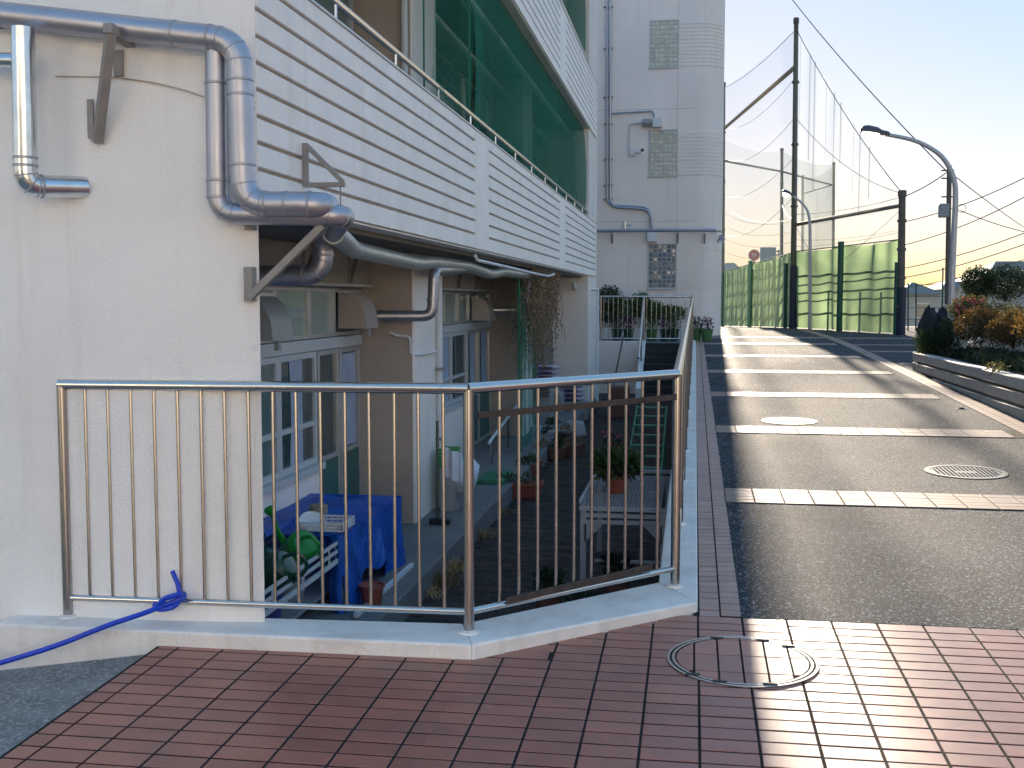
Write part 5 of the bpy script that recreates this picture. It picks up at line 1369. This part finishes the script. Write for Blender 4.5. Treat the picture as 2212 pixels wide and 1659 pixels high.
MB().tube([(-1.75, 24.5, CF), (-1.62, 26.9, .72)], .018, 6).build('leaning_stick', 'plastic_black', label='dark stick leaning on the grey retaining wall', cat='stick')
b = MB(); p = at(1068, 960, 12.6); b.box((p.x - .18, 12.4, PF), (p.x + .14, 13.1, PF + .05)); b.build('green_mat', 'green_paint', label='green doormat on the step beyond the first pillar', cat='mat', bevel=.01)
# mesh bench with potted fern
mb_ = thing('mesh_bench', 'white steel bench with wire mesh top below the ramp wall', 'bench', (-.75, 8.3, CF))
bz = .02; c00 = onZ(1254, 1098, bz); bx0, bx1, by0 = c00.x, -.17, c00.y; by1 = by0 + 1.55
for x in (bx0 + .02, bx1 - .03):
    for y in (by0 + .02, by1): MB().box((x - .022, y - .022, CF), (x + .022, y + .022, bz)).build('leg', 'bench_grey', mb_)
for (p, q) in (((bx0, by0, bz), (bx1, by0, bz)), ((bx0, by1, bz), (bx1, by1, bz)), ((bx0, by0, bz), (bx0, by1, bz)), ((bx1, by0, bz), (bx1, by1, bz)), ((bx0, by0, bz - .10), (bx1, by0, bz - .10)), ((bx0, by0, bz - .05), (bx1, by0, bz - .05)), ((bx0, by1, bz + .06), (bx1, by1, bz + .06)), ((bx0, by0, bz + .05), (bx0, by1, bz + .06))):
    MB().bar(p, q, .022, .03).build('rail', 'bench_grey', mb_)
b = MB(); s = .055; k = 0
y = by0
while y < by1:
    x = bx0
    while x < bx1 - s:
        zz = bz + .003; b.bar((x, y, zz), (x + s, y + s, zz), .0035); b.bar((x + s, y, zz), (x, y + s, zz), .0035); x += s
    y += s
b.build('wire_mesh', 'bench_grey', mb_, kind='stuff')
for sx, x in ((1, bx0 + .03), (-1, bx1 - .04)): MB().add([(x, by0 - .002, bz - .1), (x + sx * .16, by0 - .002, bz - .1), (x, by0 - .002, bz - .26), (x, by0 + .006, bz - .1), (x + sx * .16, by0 + .006, bz - .1), (x, by0 + .006, bz - .26)], [(0, 1, 2), (3, 5, 4), (0, 3, 4, 1), (1, 4, 5, 2), (2, 5, 3, 0)]).build('gusset', 'bench_grey', mb_, smooth=False)
MB().bar((bx0 + .1, by0 + .1, CF + .25), (bx1 - .05, by0 + .1, CF + .25), .02).build('stretcher', 'bench_grey', mb_)
p = onZ(1330, 1070, bz); fx, fy = p.x, p.y + .1
t = thing('potted_fern', 'bushy green plant in a red pot on the mesh bench', 'potted plant', (fx, fy, bz))
MB().lathe((fx, fy, bz + .006), [(.07, 0), (.10, .13), (.112, .13), (.112, .155), (.098, .155)], 16).build('pot', 'terracotta', t)
rnd = random.Random(77); b = MB(); b.foliage((fx, fy, bz + .24), (.2, .2, .12), 900, .06, rnd, .15, .5); b.build('foliage', 'leaf_mid', t, smooth=False)
# plant pots hiding behind the bench
for k, (x, y, lab) in enumerate(((-1.0, 8.0, 'small pot left of the mesh bench'), (-.55, 8.6, 'pot standing under the mesh bench'), (-.72, 7.4, 'low plant box under the near end of the bench'))):
    pot((x, y, CF), .12, .15, 'terracotta_brown', lab, 'leaf_black', 120 + k, ph=.14)
# green ladder shelf and red flowers
lf = thing('ladder_shelf', 'green slatted ladder shelf leaning under the ramp wall', 'shelf', (-.7, 14, CF))
p0 = at(1340, 1000, 11.8); p1 = at(1432, 880, 14.5)
for k in range(9):
    t_ = k / 8; y = 11.8 + 2.9 * t_; z = -.42 + .62 * t_
    xl = at(1350 - 4 + 30 * t_, 900, y).x; MB().box((xl, y - .05, z), (xl + .38, y + .05, z + .014)).build('slat', 'green_paint', lf)
for xo in (0, .38): MB().tube([(at(1346, 900, 11.8).x + xo, 11.8, -.45), (at(1376, 900, 14.7).x + xo, 14.7, .22)], .012, 6).build('side_rail', 'green_paint', lf)
for xo in (.02, .36): MB().tube([(at(1376, 900, 14.7).x + xo, 14.7, CF), (at(1376, 900, 14.7).x + xo, 14.7, .22)], .012, 6).build('leg', 'green_paint', lf)
for xo in (.02, .36): MB().tube([(at(1346, 900, 11.8).x + xo, 11.8, CF), (at(1346, 900, 11.8).x + xo, 11.8, -.42)], .012, 6).build('leg', 'green_paint', lf)
rnd = random.Random(31); p = at(1322, 935, 13.5); t = thing('red_flowers', 'red flowering plant standing beside the green shelf', 'potted plant', (p.x, 13.5, CF))
MB().lathe((p.x, 13.5, CF), [(.1, 0), (.13, .2), (.14, .2), (.14, .22), (.12, .22)], 14).build('pot', 'plastic_black', t)
b = MB(); b.foliage((p.x, 13.5, CF + .42), (.15, .15, .2), 260, .05, rnd, .1); b.build('leaves', 'leaf_dark', t, smooth=False)
b = MB(); b.foliage((p.x, 13.5, CF + .5), (.14, .14, .2), 90, .05, rnd, .5); b.build('blooms', 'flower_pink', t, smooth=False)

# dry vine and green net hanging at the second pillar
vn = thing('hanging_vine', 'mass of dry brown vine hanging from the balcony at the second pillar', 'vine', (-2.3, 16.4, 0)); rnd = random.Random(14)
b = MB()
for k in range(70):
    x = rnd.uniform(-2.45, -2.06); y = rnd.uniform(15.3, 17.7); z0 = 2.02; L_ = rnd.uniform(.5, 1.5)
    pts = [Vector((x, y, z0))]
    for i in range(7): pts.append(pts[-1] + Vector((rnd.gauss(0, .035), rnd.gauss(0, .06), -L_ / 7)))
    b.tube(pts, .004, 4, False)
b.build('stems', 'leaf_dry', vn)
b = MB()
for k in range(5200):
    z = 2.03 - abs(rnd.gauss(0, .55)); y = rnd.uniform(15.2, 17.8)
    if z < .55: continue
    b.leaf((rnd.uniform(-2.47, -2.03), y, z), (rnd.gauss(0, .5), rnd.gauss(0, .5), -1), (rnd.gauss(0, 1), rnd.gauss(0, 1), .2), rnd.uniform(.03, .07), .025)
b.build('dry_leaves', 'leaf_dry', vn, smooth=False)
b = MB(); b.sheet(lambda u, v: (-2.30 + .04 * math.sin(u * 20 + v * 2), 14.9 + 1.55 * u, -.45 + 2.4 * v), 40, 8); b.build('plant_net', 'net_green_thin', label='green plant net hanging below the dry vine', cat='net')
for k, (y) in enumerate((14.9, 16.4)):
    MB().tube(sag((-2.28, y, 2.0), (-2.26, y + .1, -.45), 0), .012, 6).build('net_rope', 'green_paint', label=['green rope at the near edge of the plant net', 'green rope at the far edge of the plant net'][k], cat='rope')
